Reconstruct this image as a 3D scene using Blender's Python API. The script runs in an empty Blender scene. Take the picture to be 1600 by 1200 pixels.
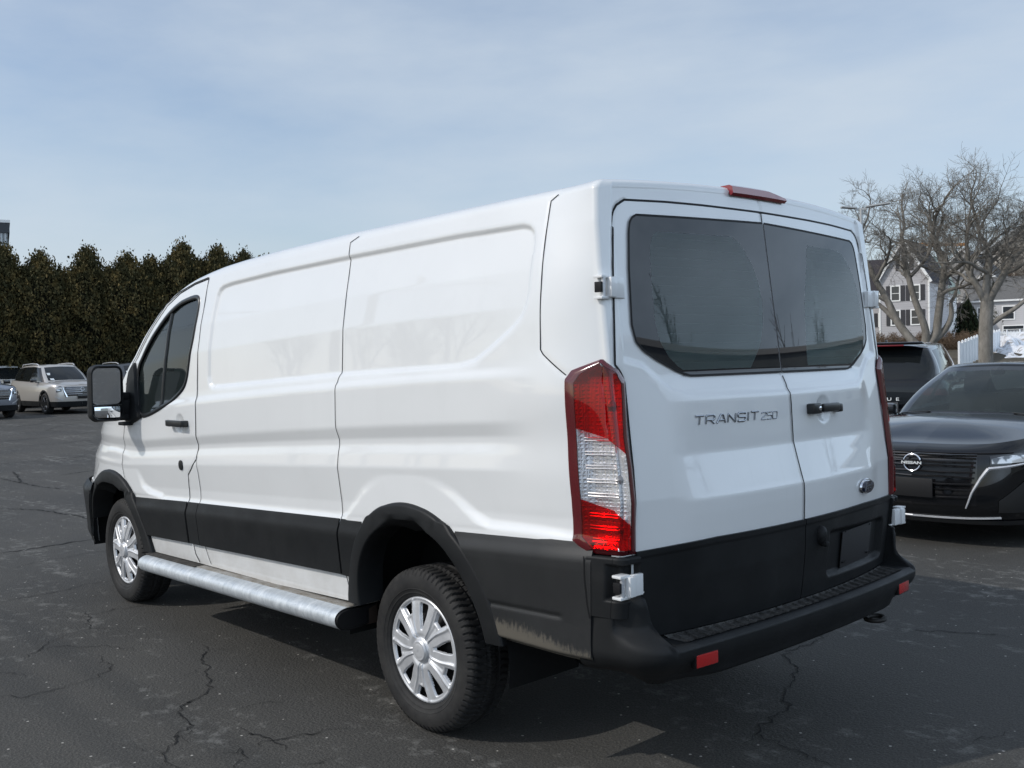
import bpy, bmesh, math, random
import numpy as np
from mathutils import Vector, Matrix
random.seed(7); rng=np.random.default_rng(7)
SC=bpy.context.scene; COL=SC.collection
# ---------------------------------------------------------------- helpers
def tag(o,label=None,cat=None,group=None,kind=None):
    if label:o['label']=label
    if cat:o['category']=cat
    if group:o['group']=group
    if kind:o['kind']=kind
    return o
def empty(name,loc=(0,0,0),rz=0,parent=None):
    o=bpy.data.objects.new(name,None);o.empty_display_size=.2;COL.objects.link(o);o.location=loc;o.rotation_euler=(0,0,rz);o.parent=parent;return o
def mesh(name,V,F,mat,parent=None,smooth=True,link=True):
    me=bpy.data.meshes.new(name)
    V=np.asarray(V,np.float32).reshape(-1,3)
    if isinstance(F,np.ndarray):
        n,k=F.shape
        me.vertices.add(len(V));me.vertices.foreach_set('co',V.ravel())
        me.loops.add(n*k);me.loops.foreach_set('vertex_index',F.astype(np.int32).ravel())
        me.polygons.add(n);me.polygons.foreach_set('loop_start',np.arange(0,n*k,k,dtype=np.int32))
        me.update(calc_edges=True)
    else: me.from_pydata([tuple(map(float,v)) for v in V],[],F);me.update()
    if smooth: me.polygons.foreach_set('use_smooth',[True]*len(me.polygons))
    me.validate()
    if mat is not None: me.materials.append(mat)
    o=bpy.data.objects.new(name,me);COL.objects.link(o);o.parent=parent
    return o
class MB:
    """collects shapes into one mesh"""
    def __init__(s): s.V=[];s.F=[];s.n=0
    def add(s,V,F):
        V=np.asarray(V,float).reshape(-1,3)
        s.V.append(V);s.F+= [tuple(int(i)+s.n for i in f) for f in F];s.n+=len(V);return s
    def box(s,c,d,rot=None,bev=0):
        bm=bmesh.new();bmesh.ops.create_cube(bm,size=1)
        for v in bm.verts:v.co=Vector((v.co.x*d[0],v.co.y*d[1],v.co.z*d[2]))
        if bev>0:bmesh.ops.bevel(bm,geom=bm.edges[:],offset=bev,segments=2,profile=.6,affect='EDGES')
        M=Matrix.Translation(Vector(c))@(rot.to_4x4() if rot is not None else Matrix.Identity(4))
        bm.verts.index_update()
        V=[tuple(M@v.co) for v in bm.verts];F=[[v.index for v in f.verts] for f in bm.faces];bm.free()
        return s.add(V,F)
    def tube(s,pts,r,n=8,cap=True):
        pts=[Vector(p) for p in pts];m=len(pts);rs=r if hasattr(r,'__len__') else [r]*m
        V=[];F=[];up=None
        for i,p in enumerate(pts):
            t=(pts[min(i+1,m-1)]-pts[max(i-1,0)]).normalized()
            if up is None:
                up=Vector((0,0,1)) if abs(t.z)<.9 else Vector((1,0,0))
            a=t.cross(up).normalized();b=a.cross(t).normalized();up=b
            for k in range(n):
                th=2*math.pi*k/n;V.append(p+a*math.cos(th)*rs[i]+b*math.sin(th)*rs[i])
        for i in range(m-1):
            for k in range(n):
                k2=(k+1)%n;F.append((i*n+k,i*n+k2,(i+1)*n+k2,(i+1)*n+k))
        if cap:F.append(tuple(range(n))[::-1]);F.append(tuple((m-1)*n+k for k in range(n)))
        return s.add([tuple(v) for v in V],F)
    def lathe(s,prof,axis='y',c=(0,0,0),n=32):
        V=[];F=[];m=len(prof)
        for r,h in prof:
            for k in range(n):
                th=2*math.pi*k/n;a,b=r*math.cos(th),r*math.sin(th)
                V.append({'y':(a,h,b),'z':(a,b,h),'x':(h,a,b)}[axis])
        for i in range(m-1):
            for k in range(n):
                k2=(k+1)%n;F.append((i*n+k,i*n+k2,(i+1)*n+k2,(i+1)*n+k))
        V=np.array(V)+np.array(c);return s.add(V,F)
    def grid(s,P,flip=False):
        P=np.asarray(P);a,b=P.shape[:2];F=gridF(a,b,flip=flip);return s.add(P.reshape(-1,3),F.tolist())
    def prism(s,poly,h,M=None):
        """poly: list of 2d points (x,y) extruded along z by h"""
        n=len(poly);V=[Vector((x,y,0)) for x,y in poly]+[Vector((x,y,h)) for x,y in poly]
        if M is not None:V=[M@v for v in V]
        F=[tuple(range(n))[::-1],tuple(range(n,2*n))]+[(i,(i+1)%n,(i+1)%n+n,i+n) for i in range(n)]
        return s.add([tuple(v) for v in V],F)
    def build(s,name,mat,parent=None,smooth=False):
        o=mesh(name,np.concatenate(s.V),s.F,mat,parent,smooth=False)
        if smooth:
            me=o.data;me.polygons.foreach_set('use_smooth',[True]*len(me.polygons))
            try: me.set_sharp_from_angle(angle=math.radians(38))
            except Exception: pass
        return o
def gridF(a,b,flip=False,mask=None,wrap=False):
    i,j=np.meshgrid(np.arange(a-1),np.arange(b if wrap else b-1),indexing='ij')
    if mask is not None:i=i[mask];j=j[mask]
    i=i.ravel();j=j.ravel();j2=(j+1)%b
    F=np.stack([i*b+j,(i+1)*b+j,(i+1)*b+j2,i*b+j2],1)
    return F[:,::-1] if flip else F
def compact(V,F):
    u,inv=np.unique(F,return_inverse=True);return V[u],inv.reshape(F.shape)
def gridmesh(name,P,mat,parent=None,flip=False,mask=None,smooth=True):
    a,b=P.shape[:2];F=gridF(a,b,flip,mask);V,F=compact(P.reshape(-1,3),F)
    return mesh(name,V,F,mat,parent,smooth)
def inpoly(x,y,poly):
    x=np.asarray(x);r=np.zeros(x.shape,bool);n=len(poly)
    for i in range(n):
        x0,y0=poly[i];x1,y1=poly[(i+1)%n]
        if y0==y1:continue
        c=((y0>y)!=(y1>y))&(x<(x1-x0)*(y-y0)/(y1-y0)+x0);r^=c
    return r
def dpoly(x,y,pl,closed=False):
    d=np.full(np.shape(x),9.);n=len(pl)
    for i in range(n if closed else n-1):
        a=np.array(pl[i],float);b=np.array(pl[(i+1)%n],float);ab=b-a;l=(ab@ab)+1e-12
        t=np.clip(((x-a[0])*ab[0]+(y-a[1])*ab[1])/l,0,1)
        d=np.minimum(d,np.hypot(x-a[0]-t*ab[0],y-a[1]-t*ab[1]))
    return d
def resample(pl,step,closed=False):
    pl=[np.array(p,float) for p in pl]
    if closed:pl=pl+[pl[0]]
    out=[]
    for a,b in zip(pl[:-1],pl[1:]):
        n=max(1,int(np.ceil(np.linalg.norm(b-a)/step)))
        out+=[a+(b-a)*k/n for k in range(n)]
    if not closed:out.append(pl[-1])
    return np.array(out)
def chaikin(pl,n=2,closed=False):
    pl=[np.array(p,float) for p in pl]
    for _ in range(n):
        q=[] if closed else [pl[0]]
        m=len(pl)
        for i in range(m if closed else m-1):
            a,b=pl[i],pl[(i+1)%m];q+=[a*.75+b*.25,a*.25+b*.75]
        if not closed:q.append(pl[-1])
        pl=q
    return [tuple(p) for p in pl]
# ---------------------------------------------------------------- materials
MATS={}
def mat(name,col=(.8,.8,.8),rough=.5,metal=0.,coat=0.,spec=.5,coatr=.03,fn=None,trans=0,emit=None):
    if name in MATS:return MATS[name]
    m=bpy.data.materials.new(name);m.use_nodes=True;nt=m.node_tree;b=nt.nodes['Principled BSDF']
    b.inputs['Base Color'].default_value=(*col,1);b.inputs['Roughness'].default_value=rough;b.inputs['Metallic'].default_value=metal
    b.inputs['Coat Weight'].default_value=coat;b.inputs['Coat Roughness'].default_value=coatr;b.inputs['Specular IOR Level'].default_value=spec
    b.inputs['Transmission Weight'].default_value=trans
    if emit:b.inputs['Emission Color'].default_value=(*emit[0],1);b.inputs['Emission Strength'].default_value=emit[1]
    if fn:fn(nt,b)
    MATS[name]=m;return m
def N(nt,t,**k):
    n=nt.nodes.new(t)
    for a,v in k.items():
        if a.startswith('i_'):
            key=a[2:].replace('_',' ')
            n.inputs[int(key) if key.isdigit() else key].default_value=v
        else:setattr(n,a,v)
    return n
def L(nt,a,b):nt.links.new(a,b)
def noise(nt,scale,detail=4,rough=.55,coord='Object',vec=None,sx=(1,1,1)):
    tc=N(nt,'ShaderNodeTexCoord');mp=N(nt,'ShaderNodeMapping');mp.inputs['Scale'].default_value=sx
    L(nt,tc.outputs[coord] if vec is None else vec,mp.inputs[0])
    n=N(nt,'ShaderNodeTexNoise');n.inputs['Scale'].default_value=scale;n.inputs['Detail'].default_value=detail;n.inputs['Roughness'].default_value=rough
    L(nt,mp.outputs[0],n.inputs['Vector']);return n.outputs['Fac']
def ramp(nt,src,stops):
    r=N(nt,'ShaderNodeValToRGB');e=r.color_ramp.elements
    while len(e)<len(stops):e.new(.5)
    for el,(p,c) in zip(e,stops):el.position=p;el.color=(*c,1) if len(c)==3 else c
    L(nt,src,r.inputs[0]);return r.outputs[0]
def bump(nt,b,src,strength,dist=.01,prev=None):
    n=N(nt,'ShaderNodeBump');n.inputs['Strength'].default_value=strength;n.inputs['Distance'].default_value=dist
    L(nt,src,n.inputs['Height'])
    if prev is not None:L(nt,prev,n.inputs['Normal'])
    L(nt,n.outputs[0],b.inputs['Normal']);return n.outputs[0]
def mix(nt,fac,a,b,mode='MIX'):
    n=N(nt,'ShaderNodeMix',data_type='RGBA',blend_type=mode)
    for s,k in((fac,0),(a,6),(b,7)):
        if hasattr(s,'is_linked') or hasattr(s,'links'):L(nt,s,n.inputs[k])
        else:n.inputs[k].default_value=s if k==0 else (*s,1)
    return n.outputs[2]
def glassmat(name,tint,alpha_refl=1.5,rough=0.,extra=None,haze=None):
    """thin pane: fresnel reflection over a tinted see-through layer"""
    if name in MATS:return MATS[name]
    m=bpy.data.materials.new(name);m.use_nodes=True;nt=m.node_tree;nt.nodes.clear()
    out=N(nt,'ShaderNodeOutputMaterial');tr=N(nt,'ShaderNodeBsdfTransparent');gl=N(nt,'ShaderNodeBsdfGlossy');mx=N(nt,'ShaderNodeMixShader');fr=None
    tr.inputs[0].default_value=(*tint,1);gl.inputs['Roughness'].default_value=rough;f0=((alpha_refl-1)/(alpha_refl+1))**2*1.25
    lw=N(nt,'ShaderNodeLayerWeight');lw.inputs[0].default_value=.5;pw=N(nt,'ShaderNodeMath',operation='POWER');pw.inputs[1].default_value=5;L(nt,lw.outputs['Facing'],pw.inputs[0])
    ma=N(nt,'ShaderNodeMath',operation='MULTIPLY_ADD');ma.inputs[1].default_value=1-f0;ma.inputs[2].default_value=f0;L(nt,pw.outputs[0],ma.inputs[0])
    src=tr
    if haze:
        df=N(nt,'ShaderNodeBsdfDiffuse');df.inputs[0].default_value=(*haze[0],1);m2=N(nt,'ShaderNodeMixShader');m2.inputs[0].default_value=haze[1];L(nt,tr.outputs[0],m2.inputs[1]);L(nt,df.outputs[0],m2.inputs[2]);src=m2
    L(nt,ma.outputs[0],mx.inputs[0]);L(nt,src.outputs[0],mx.inputs[1]);L(nt,gl.outputs[0],mx.inputs[2]);L(nt,mx.outputs[0],out.inputs[0])
    if extra:extra(nt,tr,gl)
    MATS[name]=m;return m
def f_paint(nt,b):
    n=noise(nt,2.2,3,.5);L(nt,ramp(nt,n,[(.3,(.70,.71,.71)),(.7,(.735,.745,.745))]),b.inputs['Base Color'])
    # thin road film: faint runs on the rear, dust low on the sides
    base=ramp(nt,n,[(.3,(.74,.75,.75)),(.7,(.77,.78,.78))]);st=noise(nt,7,4,.6,sx=(1,4,.22))
    tc=N(nt,'ShaderNodeTexCoord');sp=N(nt,'ShaderNodeSeparateXYZ');L(nt,tc.outputs['Object'],sp.inputs[0]);lo=N(nt,'ShaderNodeMapRange');lo.inputs[1].default_value=.95;lo.inputs[2].default_value=.40;L(nt,sp.outputs[2],lo.inputs[0])
    pt=noise(nt,5,5,.7);mu=N(nt,'ShaderNodeMath',operation='MULTIPLY');L(nt,lo.outputs[0],mu.inputs[0]);L(nt,pt,mu.inputs[1])
    c=mix(nt,ramp(nt,st,[(.58,(0,0,0)),(.85,(.14,.14,.14))]),base,(.58,.58,.57));c=mix(nt,ramp(nt,mu.outputs[0],[(.15,(0,0,0)),(.7,(.7,.7,.7))]),c,(.42,.40,.37));L(nt,c,b.inputs['Base Color'])
    L(nt,ramp(nt,pt,[(.35,(.015,)*3),(.75,(.035,)*3)]),b.inputs['Coat Roughness'])
PAINT=mat('white_paint',(.82,.83,.83),.32,0,1.,.5,.03,f_paint)
def f_plastic(nt,b):
    n=noise(nt,3.5,5,.6);L(nt,ramp(nt,n,[(.3,(.008,.009,.010)),(.62,(.014,.015,.016)),(.8,(.027,.027,.027))]),b.inputs['Base Color'])
    n2=noise(nt,900,2,.6);p=bump(nt,b,n2,.25,.0012)
    L(nt,ramp(nt,noise(nt,6,4),[(.3,(.42,)*3),(.7,(.60,)*3)]),b.inputs['Roughness'])
PLASTIC=mat('grained_plastic',(.025,.026,.028),.5,0,0,.22,.03,f_plastic)
def f_mud(nt,b):
    # dried mud splashed up behind the rear wheel
    tc=N(nt,'ShaderNodeTexCoord');sp=N(nt,'ShaderNodeSeparateXYZ');L(nt,tc.outputs['Object'],sp.inputs[0])
    mx=N(nt,'ShaderNodeMapRange');mx.inputs[1].default_value=.67;mx.inputs[2].default_value=.50;L(nt,sp.outputs[2],mx.inputs[0])
    n=noise(nt,55,7,.85,sx=(1,1,.30));ad=N(nt,'ShaderNodeMath',operation='ADD');L(nt,n,ad.inputs[0]);L(nt,mx.outputs[0],ad.inputs[1])
    xr=N(nt,'ShaderNodeMapRange');xr.inputs[1].default_value=-1.05;xr.inputs[2].default_value=-.72;L(nt,sp.outputs[0],xr.inputs[0])
    a2=N(nt,'ShaderNodeMath',operation='MULTIPLY_ADD');L(nt,xr.outputs[0],a2.inputs[0]);a2.inputs[1].default_value=.28;a2.inputs[2].default_value=-.28
    a3=N(nt,'ShaderNodeMath',operation='ADD');L(nt,ad.outputs[0],a3.inputs[0]);L(nt,a2.outputs[0],a3.inputs[1])
    f=ramp(nt,a3.outputs[0],[(.84,(0,0,0)),(1.06,(1,1,1))])
    base=ramp(nt,noise(nt,3.5,5,.6),[(.3,(.009,.010,.011)),(.75,(.019,.020,.021))])
    L(nt,mix(nt,f,base,(.095,.085,.068)),b.inputs['Base Color'])
    L(nt,ramp(nt,f,[(0,(.5,)*3),(1,(.95,)*3)]),b.inputs['Roughness'])
    bump(nt,b,noise(nt,400,4,.7),.3,.002)
MUDDY=mat('mud_splashed_plastic',(.025,.026,.028),.5,0,0,.5,.03,f_mud)
def f_rub(nt,b):
    L(nt,ramp(nt,noise(nt,9,5,.7),[(.35,(.012,.012,.013)),(.75,(.036,.035,.033))]),b.inputs['Base Color']);bump(nt,b,noise(nt,300,3),.2,.001)
RUBBER=mat('tyre_rubber',(.02,.02,.02),.72,0,0,.35,.03,f_rub)
SEAL=mat('black_seal',(.006,.006,.007),.6,0,0,.3)
GAP=mat('panel_gap_shadow',(.012,.012,.014),.9,0,0,.1)
TRIM=mat('satin_black',(.014,.015,.016),.3,0,0,.5)
DARK=mat('underbody_black',(.012,.012,.012),.9,0,0,.2)
def f_alu(nt,b):
    L(nt,ramp(nt,noise(nt,14,4,.6),[(.3,(.50,.51,.53)),(.7,(.66,.67,.69))]),b.inputs['Base Color'])
SILVER=mat('painted_silver',(.6,.61,.63),.42,.45,.5,.5,.15,f_alu)
CHROME=mat('chrome',(.85,.86,.88),.08,1.)
def f_galv(nt,b):
    a=noise(nt,9,7,.75,sx=(2.2,.7,.7));v=N(nt,'ShaderNodeTexVoronoi');v.inputs['Scale'].default_value=55
    tc=N(nt,'ShaderNodeTexCoord');L(nt,tc.outputs['Object'],v.inputs['Vector'])
    c=ramp(nt,a,[(.32,(.34,.38,.41)),(.5,(.50,.54,.57)),(.66,(.74,.77,.79))])
    L(nt,mix(nt,ramp(nt,v.outputs['Distance'],[(0,(0,0,0)),(.5,(.35,.35,.35))]),c,(.72,.76,.79)),b.inputs['Base Color'])
    L(nt,ramp(nt,noise(nt,11,5,.7,sx=(1,2,2)),[(.3,(.30,)*3),(.7,(.62,)*3)]),b.inputs['Roughness'])
    bump(nt,b,a,.15,.003)
GALV=mat('galvanised_steel',(.5,.53,.56),.45,.45,0,.5,.03,f_galv)
def f_step(nt,b):
    c=ramp(nt,noise(nt,10,6,.7,sx=(1,3,3)),[(.3,(.16,.13,.095)),(.5,(.27,.255,.23)),(.72,(.40,.395,.38))]);L(nt,c,b.inputs['Base Color']);bump(nt,b,noise(nt,60,4),.2,.002)
DUSTY=mat('dusty_steel',(.4,.38,.34),.7,.4,0,.5,.03,f_step)
def f_pad(nt,b):
    L(nt,ramp(nt,noise(nt,24,5,.7),[(.3,(.02,.019,.018)),(.75,(.075,.068,.06))]),b.inputs['Base Color'])
PAD=mat('grip_pad',(.03,.03,.03),.8,0,0,.3,.03,f_pad)
BANDGLASS=mat('ceramic_edge_glass',(.008,.009,.012),.015,0,0.,.5,.0)
REARGLASS=glassmat('tinted_rear_glass',(.74,.86,.86),1.5,haze=((.34,.45,.45),.085))  # pale diffuse haze put in so the pane reads lit from inside
CABGLASS=glassmat('door_glass',(.42,.50,.50),1.6,haze=((.30,.38,.38),.05))
REDLENS=None
def f_redg(nt,tr,gl):
    n=N(nt,'ShaderNodeTexWave',wave_type='BANDS',bands_direction='Z');n.inputs['Scale'].default_value=60
REDLENS=glassmat('red_lens_plastic',(.72,.004,.010),1.5,.02)
DREDLENS=mat('dark_red_lens_edge',(.09,.003,.006),.12,0,1.,.5,.02)
CLEARLENS=glassmat('clear_lens_plastic',(.93,.93,.93),1.5,.02)
def f_refl(nt,b):
    tc=N(nt,'ShaderNodeTexCoord');v=N(nt,'ShaderNodeTexVoronoi',feature='F1',distance='CHEBYCHEV');v.inputs['Scale'].default_value=75;v.inputs['Randomness'].default_value=.25
    L(nt,tc.outputs['Object'],v.inputs['Vector']);bump(nt,b,v.outputs['Distance'],.6,.006)
REFLECT=mat('lamp_reflector',(.70,.70,.72),.22,.55,0,.5,.03,f_refl)
BRAKERED=mat('brake_lamp_red',(.22,.006,.010),.12,0,1.,.5,.03)
REFRED=mat('reflector_red',(.42,.008,.010),.15,0,1.,.5,.03,lambda nt,b:bump(nt,b,noise(nt,260,1),.4,.002))
MIRROR=mat('mirror_glass',(.86,.88,.90),.01,1.)
BUMPTOP=PLASTIC
EXPO=0.0
# ---- van skin
ZP=[.20,.30,.40,.52,.62,.79,.862,.872,.885,.90,.95,1.03,1.11,1.17,1.21,1.235,1.282,1.294,1.34,1.462,1.476,1.50,1.53,1.74,1.885,2.075,2.144,2.165,2.3]
YP=[.93,.965,.985,.994,.997,1.014,1.016,1.013,1.006,1.003,1.004,1.014,1.024,1.018,1.010,1.011,1.026,1.028,1.028,1.027,1.025,1.015,1.012,1.003,.980,.933,.915,.905,.85]
def _sm(xs,ys,n=4000,s=10):
    g=np.linspace(xs[0],xs[-1],n);v=np.interp(g,xs,ys);k=np.exp(-.5*(np.arange(-3*s,3*s+1)/s)**2);k/=k.sum()
    vp=np.concatenate([np.full(3*s,v[0])+(v[1]-v[0])*np.arange(-3*s,0),v,np.full(3*s,v[-1])+(v[-1]-v[-2])*np.arange(1,3*s+1)])
    return g,np.convolve(vp,k,'valid')
_yg,_yv=_sm(ZP,YP,4000,6)
def ss(x,a,b):
    t=np.clip((x-a)/(b-a),0,1);return t*t*(3-2*t)
_,_ys=_sm(ZP,YP,4000,110)
# warp  z = z0 + d(x,z0)
WZ=np.array([.30,.50,.87,1.29,1.47,2.075,2.18])
WA=np.array([.0,.02,.079,.083,.068,.018,.028])   # x=-1
WB=np.array([-.03,-.05,-.071,-.107,-.097,-.060,-.060]) # x=2
def warpd(x,z0):
    x=np.clip(x,-1,3.0);a=np.interp(z0,WZ,WA);b=np.interp(z0,WZ,WB)
    # quadratic through (-1,a),(.5,0),(2,b)
    s=(x-.5)/1.5
    q=(a+b)/2*s*s+(b-a)/2*s
    lin=b+((a+b)+(b-a)/2)*(s-1)
    return np.where(s>1,np.clip(lin,-.16,.2),q)
def unwarp(x,z):
    z0=z.copy() if hasattr(z,'copy') else z
    for _ in range(12): z0=z-warpd(x,z0)
    return z0
TX=[-1.2,-1,.5,1.2,1.6,1.85,2.25,2.47,2.64,2.82,3.02,3.2,3.36,3.6,3.95,4.15,4.25]
TZ=[2.18,2.18,2.165,2.148,2.13,2.113,2.063,2.005,1.915,1.775,1.59,1.41,1.30,1.21,1.10,.97,.86]
_tg,_tv=_sm(TX,TZ,3000,22)
def T(x): return np.interp(x,_tg,_tv)
def taper(x,z):
    x0=np.where(z<.78,3.3,np.where(z>1.2,3.0,3.3-.3*(z-.78)/.42));k=np.where(z<.78,.218,.235)
    t=np.maximum(x-x0,0);tp=k*t**2
    tp=tp+np.maximum(x-4.0,0)**2*1.2
    return tp+np.where(z>1.35,.03*np.clip(x-2.0,0,2)*np.clip((z-1.35)/.3,0,1),0)
CZ=[.2,.5,.9,1.2,1.9,2.06,2.2];CY=[.93,.955,.965,.950,.946,.940,.925]
XMZ=[.2,.612,.675,.805,.926,1.022,1.072,1.09,1.172,1.235,1.317,1.38,1.42,1.464,1.51,1.525,2.16,2.3]
XMX=[-1.235,-1.244,-1.254,-1.268,-1.272,-1.275,-1.274,-1.268,-1.245,-1.228,-1.224,-1.221,-1.218,-1.208,-1.186,-1.183,-1.101,-1.083]
XLZ=[.2,.61,.92,1.09,1.52,2.16,2.3];XLX=[-1.235,-1.244,-1.27,-1.262,-1.183,-1.101,-1.083]
_xg,_xv=_sm(XMZ,XMX,4000,9)
def Xm(z,ay):
    f=1-ss(ay+.0*z,.60,.74)
    return np.interp(z,XLZ,XLX)*(1-f)+np.interp(z,_xg,_xv)*f
def bow(z): return np.interp(z,[.5,.92,1.30,1.52,2.2],[.10,.10,.080,.066,.050])
def XR(y,z):
    ay=np.abs(y);return Xm(z,ay)+bow(z)*(ay/.9)**2.2
def crown(y): return .038*(1-(y/.95)**2)
RC=.022
def S(t,z,ins=0.):
    """t: plan parameter, z: height; ins: inset (roof rows)"""
    t=np.asarray(t,float);z=np.asarray(z,float)+0*t;t=t+0*z
    yc=np.interp(z,CZ,CY)-ins
    ya=yc-RC
    xe=XR(np.minimum(ya,.925),z)+RC+ins*.5
    # side
    s=np.clip((-.83-t)/.17,0,1)
    x=np.where(t>=-.83,t,-.83+s*(xe+.83))
    z0=unwarp(x,z)
    fq=ss(-x,.50,.86)*ss(z0,.93,1.0);ys=np.interp(z0,_yg,_yv)*(1-fq)+np.interp(z0,_yg,_ys)*fq-taper(x,z)-ins
    y=ys*(1-s**1.8)+yc*s**1.8
    ph=np.clip((-1-t)/.1,0,1)*np.pi/2
    on=t<-1
    x=np.where(on,xe-RC*np.sin(ph),x);y=np.where(on,ya+RC*np.cos(ph),y)
    r=t<-1.1
    yr=ya*np.clip((t+2.0)/.9,0,1)
    x=np.where(r,XR(yr,z)+(xe-RC-XR(np.minimum(ya,.925),z)),x);y=np.where(r,yr,y)
    return np.stack([x,y,z],-1)
def Ttop(t):
    t=np.asarray(t,float);y=.925*np.clip((t+2.0)/.9,0,1)
    return np.where(t<-1.1,T(-1.)+crown(y)-crown(.925),T(np.maximum(t,-1.)))
def SN(t,z,off=0.):
    t,z=np.broadcast_arrays(np.asarray(t,float),np.asarray(z,float))
    e=1e-3
    P=S(t,z);du=S(np.asarray(t)+e,z)-S(np.asarray(t)-e,z);dv=S(t,np.asarray(z)+e)-S(t,np.asarray(z)-e)
    n=np.cross(dv,du);n/=np.linalg.norm(n,axis=-1,keepdims=True)+1e-12
    return P,n
# ---------------------------------------------------------------- cargo van
VAN=empty('cargo_van',(0,0,0));tag(VAN,'large white cargo van in the middle with black lower cladding and dark rear windows','van')
ARCHO=chaikin([(0.455,.500),(.432,.632),(.378,.760),(.300,.876),(.225,.938),(.115,.981),(.0,.998),(-.115,.990),(-.23,.957),(-.345,.905),(-.455,.808),(-.525,.695),(-.565,.61),(-.603,.505)],2)
ARCHI=chaikin([(0.345,.500),(.355,.648),(.285,.765),(.200,.845),(.105,.893),(.02,.912),(-.085,.912),(-.205,.888),(-.30,.840),(-.375,.770),(-.43,.69),(-.47,.61),(-.515,.505)],2)
FARCHO=chaikin([(2.665,.430),(2.725,.512),(2.775,.608),(2.88,.756),(2.99,.830),(3.13,.889),(3.30,.908),(3.48,.880),(3.63,.80),(3.74,.69),(3.79,.56)],2)
FARCHI=chaikin([(2.765,.430),(2.800,.500),(2.850,.590),(2.94,.705),(3.03,.765),(3.14,.803),(3.30,.826),(3.45,.80),(3.58,.73),(3.67,.63),(3.72,.53)],2)
PANEL=[(.5,2.076),(1.2,2.058),(1.66,2.036),(1.76,2.026),(1.80,2.008),(1.818,1.975),(1.822,1.90),(1.826,1.70),(1.826,1.52),(1.81,1.478),(1.77,1.460),(1.70,1.460),(.5,1.523),(-.28,1.552),(-.38,1.557),(-.47,1.576),(-.555,1.620),(-.69,1.700),(-.735,1.738),(-.758,1.78),(-.768,1.83),(-.765,1.95),(-.760,2.02),(-.748,2.055),(-.72,2.078),(-.68,2.088),(-.3,2.090)]
SEAMB=[(.448,2.164),(.508,2.140),(.500,2.072),(.482,1.884),(.480,1.736),(.482,1.528),(.498,1.480),(.500,1.312),(.495,1.232),(.500,1.116),(.500,.948),(.495,.872),(.495,.62),(.47,.55),(.45,.50)]
SEAMC=[(-.842,2.18),(-.81,2.16),(-.816,2.016),(-.830,1.836),(-.836,1.62),(-.846,1.602),(-.912,1.528)]
DOORR=[(1.972,2.080),(1.958,1.9),(1.957,1.724),(1.963,1.5),(1.960,1.336),(1.963,1.208),(1.967,1.136),(1.985,1.052),(2.05,.995),(2.105,.955),(2.122,.876),(2.120,.796),(2.138,.708),(2.135,.62),(2.105,.548),(2.085,.496),(2.035,.452)]
SEAMD=[(1.985,1.052),(1.972,.98),(1.973,.896),(1.975,.808),(1.980,.712),(1.965,.596),(1.945,.540),(1.89,.460)]
DOORF=[(2.665,.43),(2.73,.52),(2.80,.64),(2.90,.77),(3.06,.868),(3.088,.932),(3.075,1.028),(3.03,1.14),(3.01,1.208),(3.0,1.25),(3.03,1.33)]
APIL=[(1.972,2.080),(2.16,2.060),(2.36,2.020),(2.53,1.955),(2.685,1.845),(2.845,1.700),(2.96,1.585),(3.05,1.47),(3.03,1.33)]
DOORP=DOORR+[(2.665,.43)]+DOORF[1:]+APIL[::-1][1:-1]
WIN=chaikin([(2.045,1.965),(2.088,1.985),(2.205,1.976),(2.345,1.955),(2.515,1.888),(2.69,1.762),(2.81,1.655),(2.87,1.56),(2.84,1.40),(2.77,1.285),(2.66,1.278),(2.36,1.356),(2.16,1.444),(2.105,1.500),(2.080,1.592),(2.035,1.772),(2.030,1.90)],2,True)
LIGHTO=[(-1.0,1.580),(-.932,1.544),(-.915,1.512),(-.907,1.24),(-.907,.948),(-.932,.914),(-1.140,.920),(-1.128,1.316),(-1.140,1.508),(-1.116,1.544)]
LIGHTI=[(-1.0,1.566),(-.945,1.530),(-.932,1.500),(-.924,1.24),(-.924,.965),(-.945,.934),(-1.122,.938),(-1.110,1.316),(-1.123,1.498),(-1.104,1.530)]
BULGE=[(.60,.80),(.52,.835),(.415,.928),(.315,1.016),(.185,1.090),(.10,1.118),(.0,1.130),(-.11,1.128),(-.22,1.104),(-.345,1.056),(-.465,.985),(-.54,.962),(-.775,.968),(-1.2,.975),(-1.2,.80),(.6,.78)]
FBULGE=[(2.5,.80),(2.66,.812),(2.76,.845),(2.85,.95),(2.95,1.0),(3.055,1.030),(3.20,1.045),(3.35,1.040),(3.5,1.0),(3.62,.93),(3.8,.75),(2.5,.75)]
LEDGE=[(-1.05,2.3),(-1.13,2.14),(-1.115,1.60),(-1.14,1.575),(-1.228,1.552),(-1.348,1.462),(-1.416,1.442),(-2.1,1.432),(-2.1,2.3)]
RW_L=([1.514,1.520,1.534,1.575,1.608,1.640,1.70,1.90,2.03,2.065,2.082,2.092],[-1.455,-1.425,-1.385,-1.298,-1.242,-1.212,-1.200,-1.212,-1.224,-1.232,-1.244,-1.264])
def seamt(z): return np.interp(z,[.55,.92,1.27,1.508,1.545,1.56,1.9,2.04,2.085,2.11,2.13,2.144],[-1.20,-1.134,-1.138,-1.141,-1.122,-1.108,-1.138,-1.150,-1.156,-1.166,-1.184,-1.214])
def doortop(t): return np.interp(t,[-2.0,-1.62,-1.42,-1.208],[2.160,2.157,2.153,2.144])
def zbot(t): return np.interp(t,[-1.2,-.98,-.54,.4,1.18,2.05,2.7,3.7,4.2],[.66,.56,.56,.495,.462,.447,.43,.36,.34])
PLATE=[(-1.815,.853),(-1.80,.858),(-1.27,.838),(-1.245,.820),(-1.245,.67),(-1.262,.652),(-1.80,.664),(-1.818,.68)]
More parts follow.
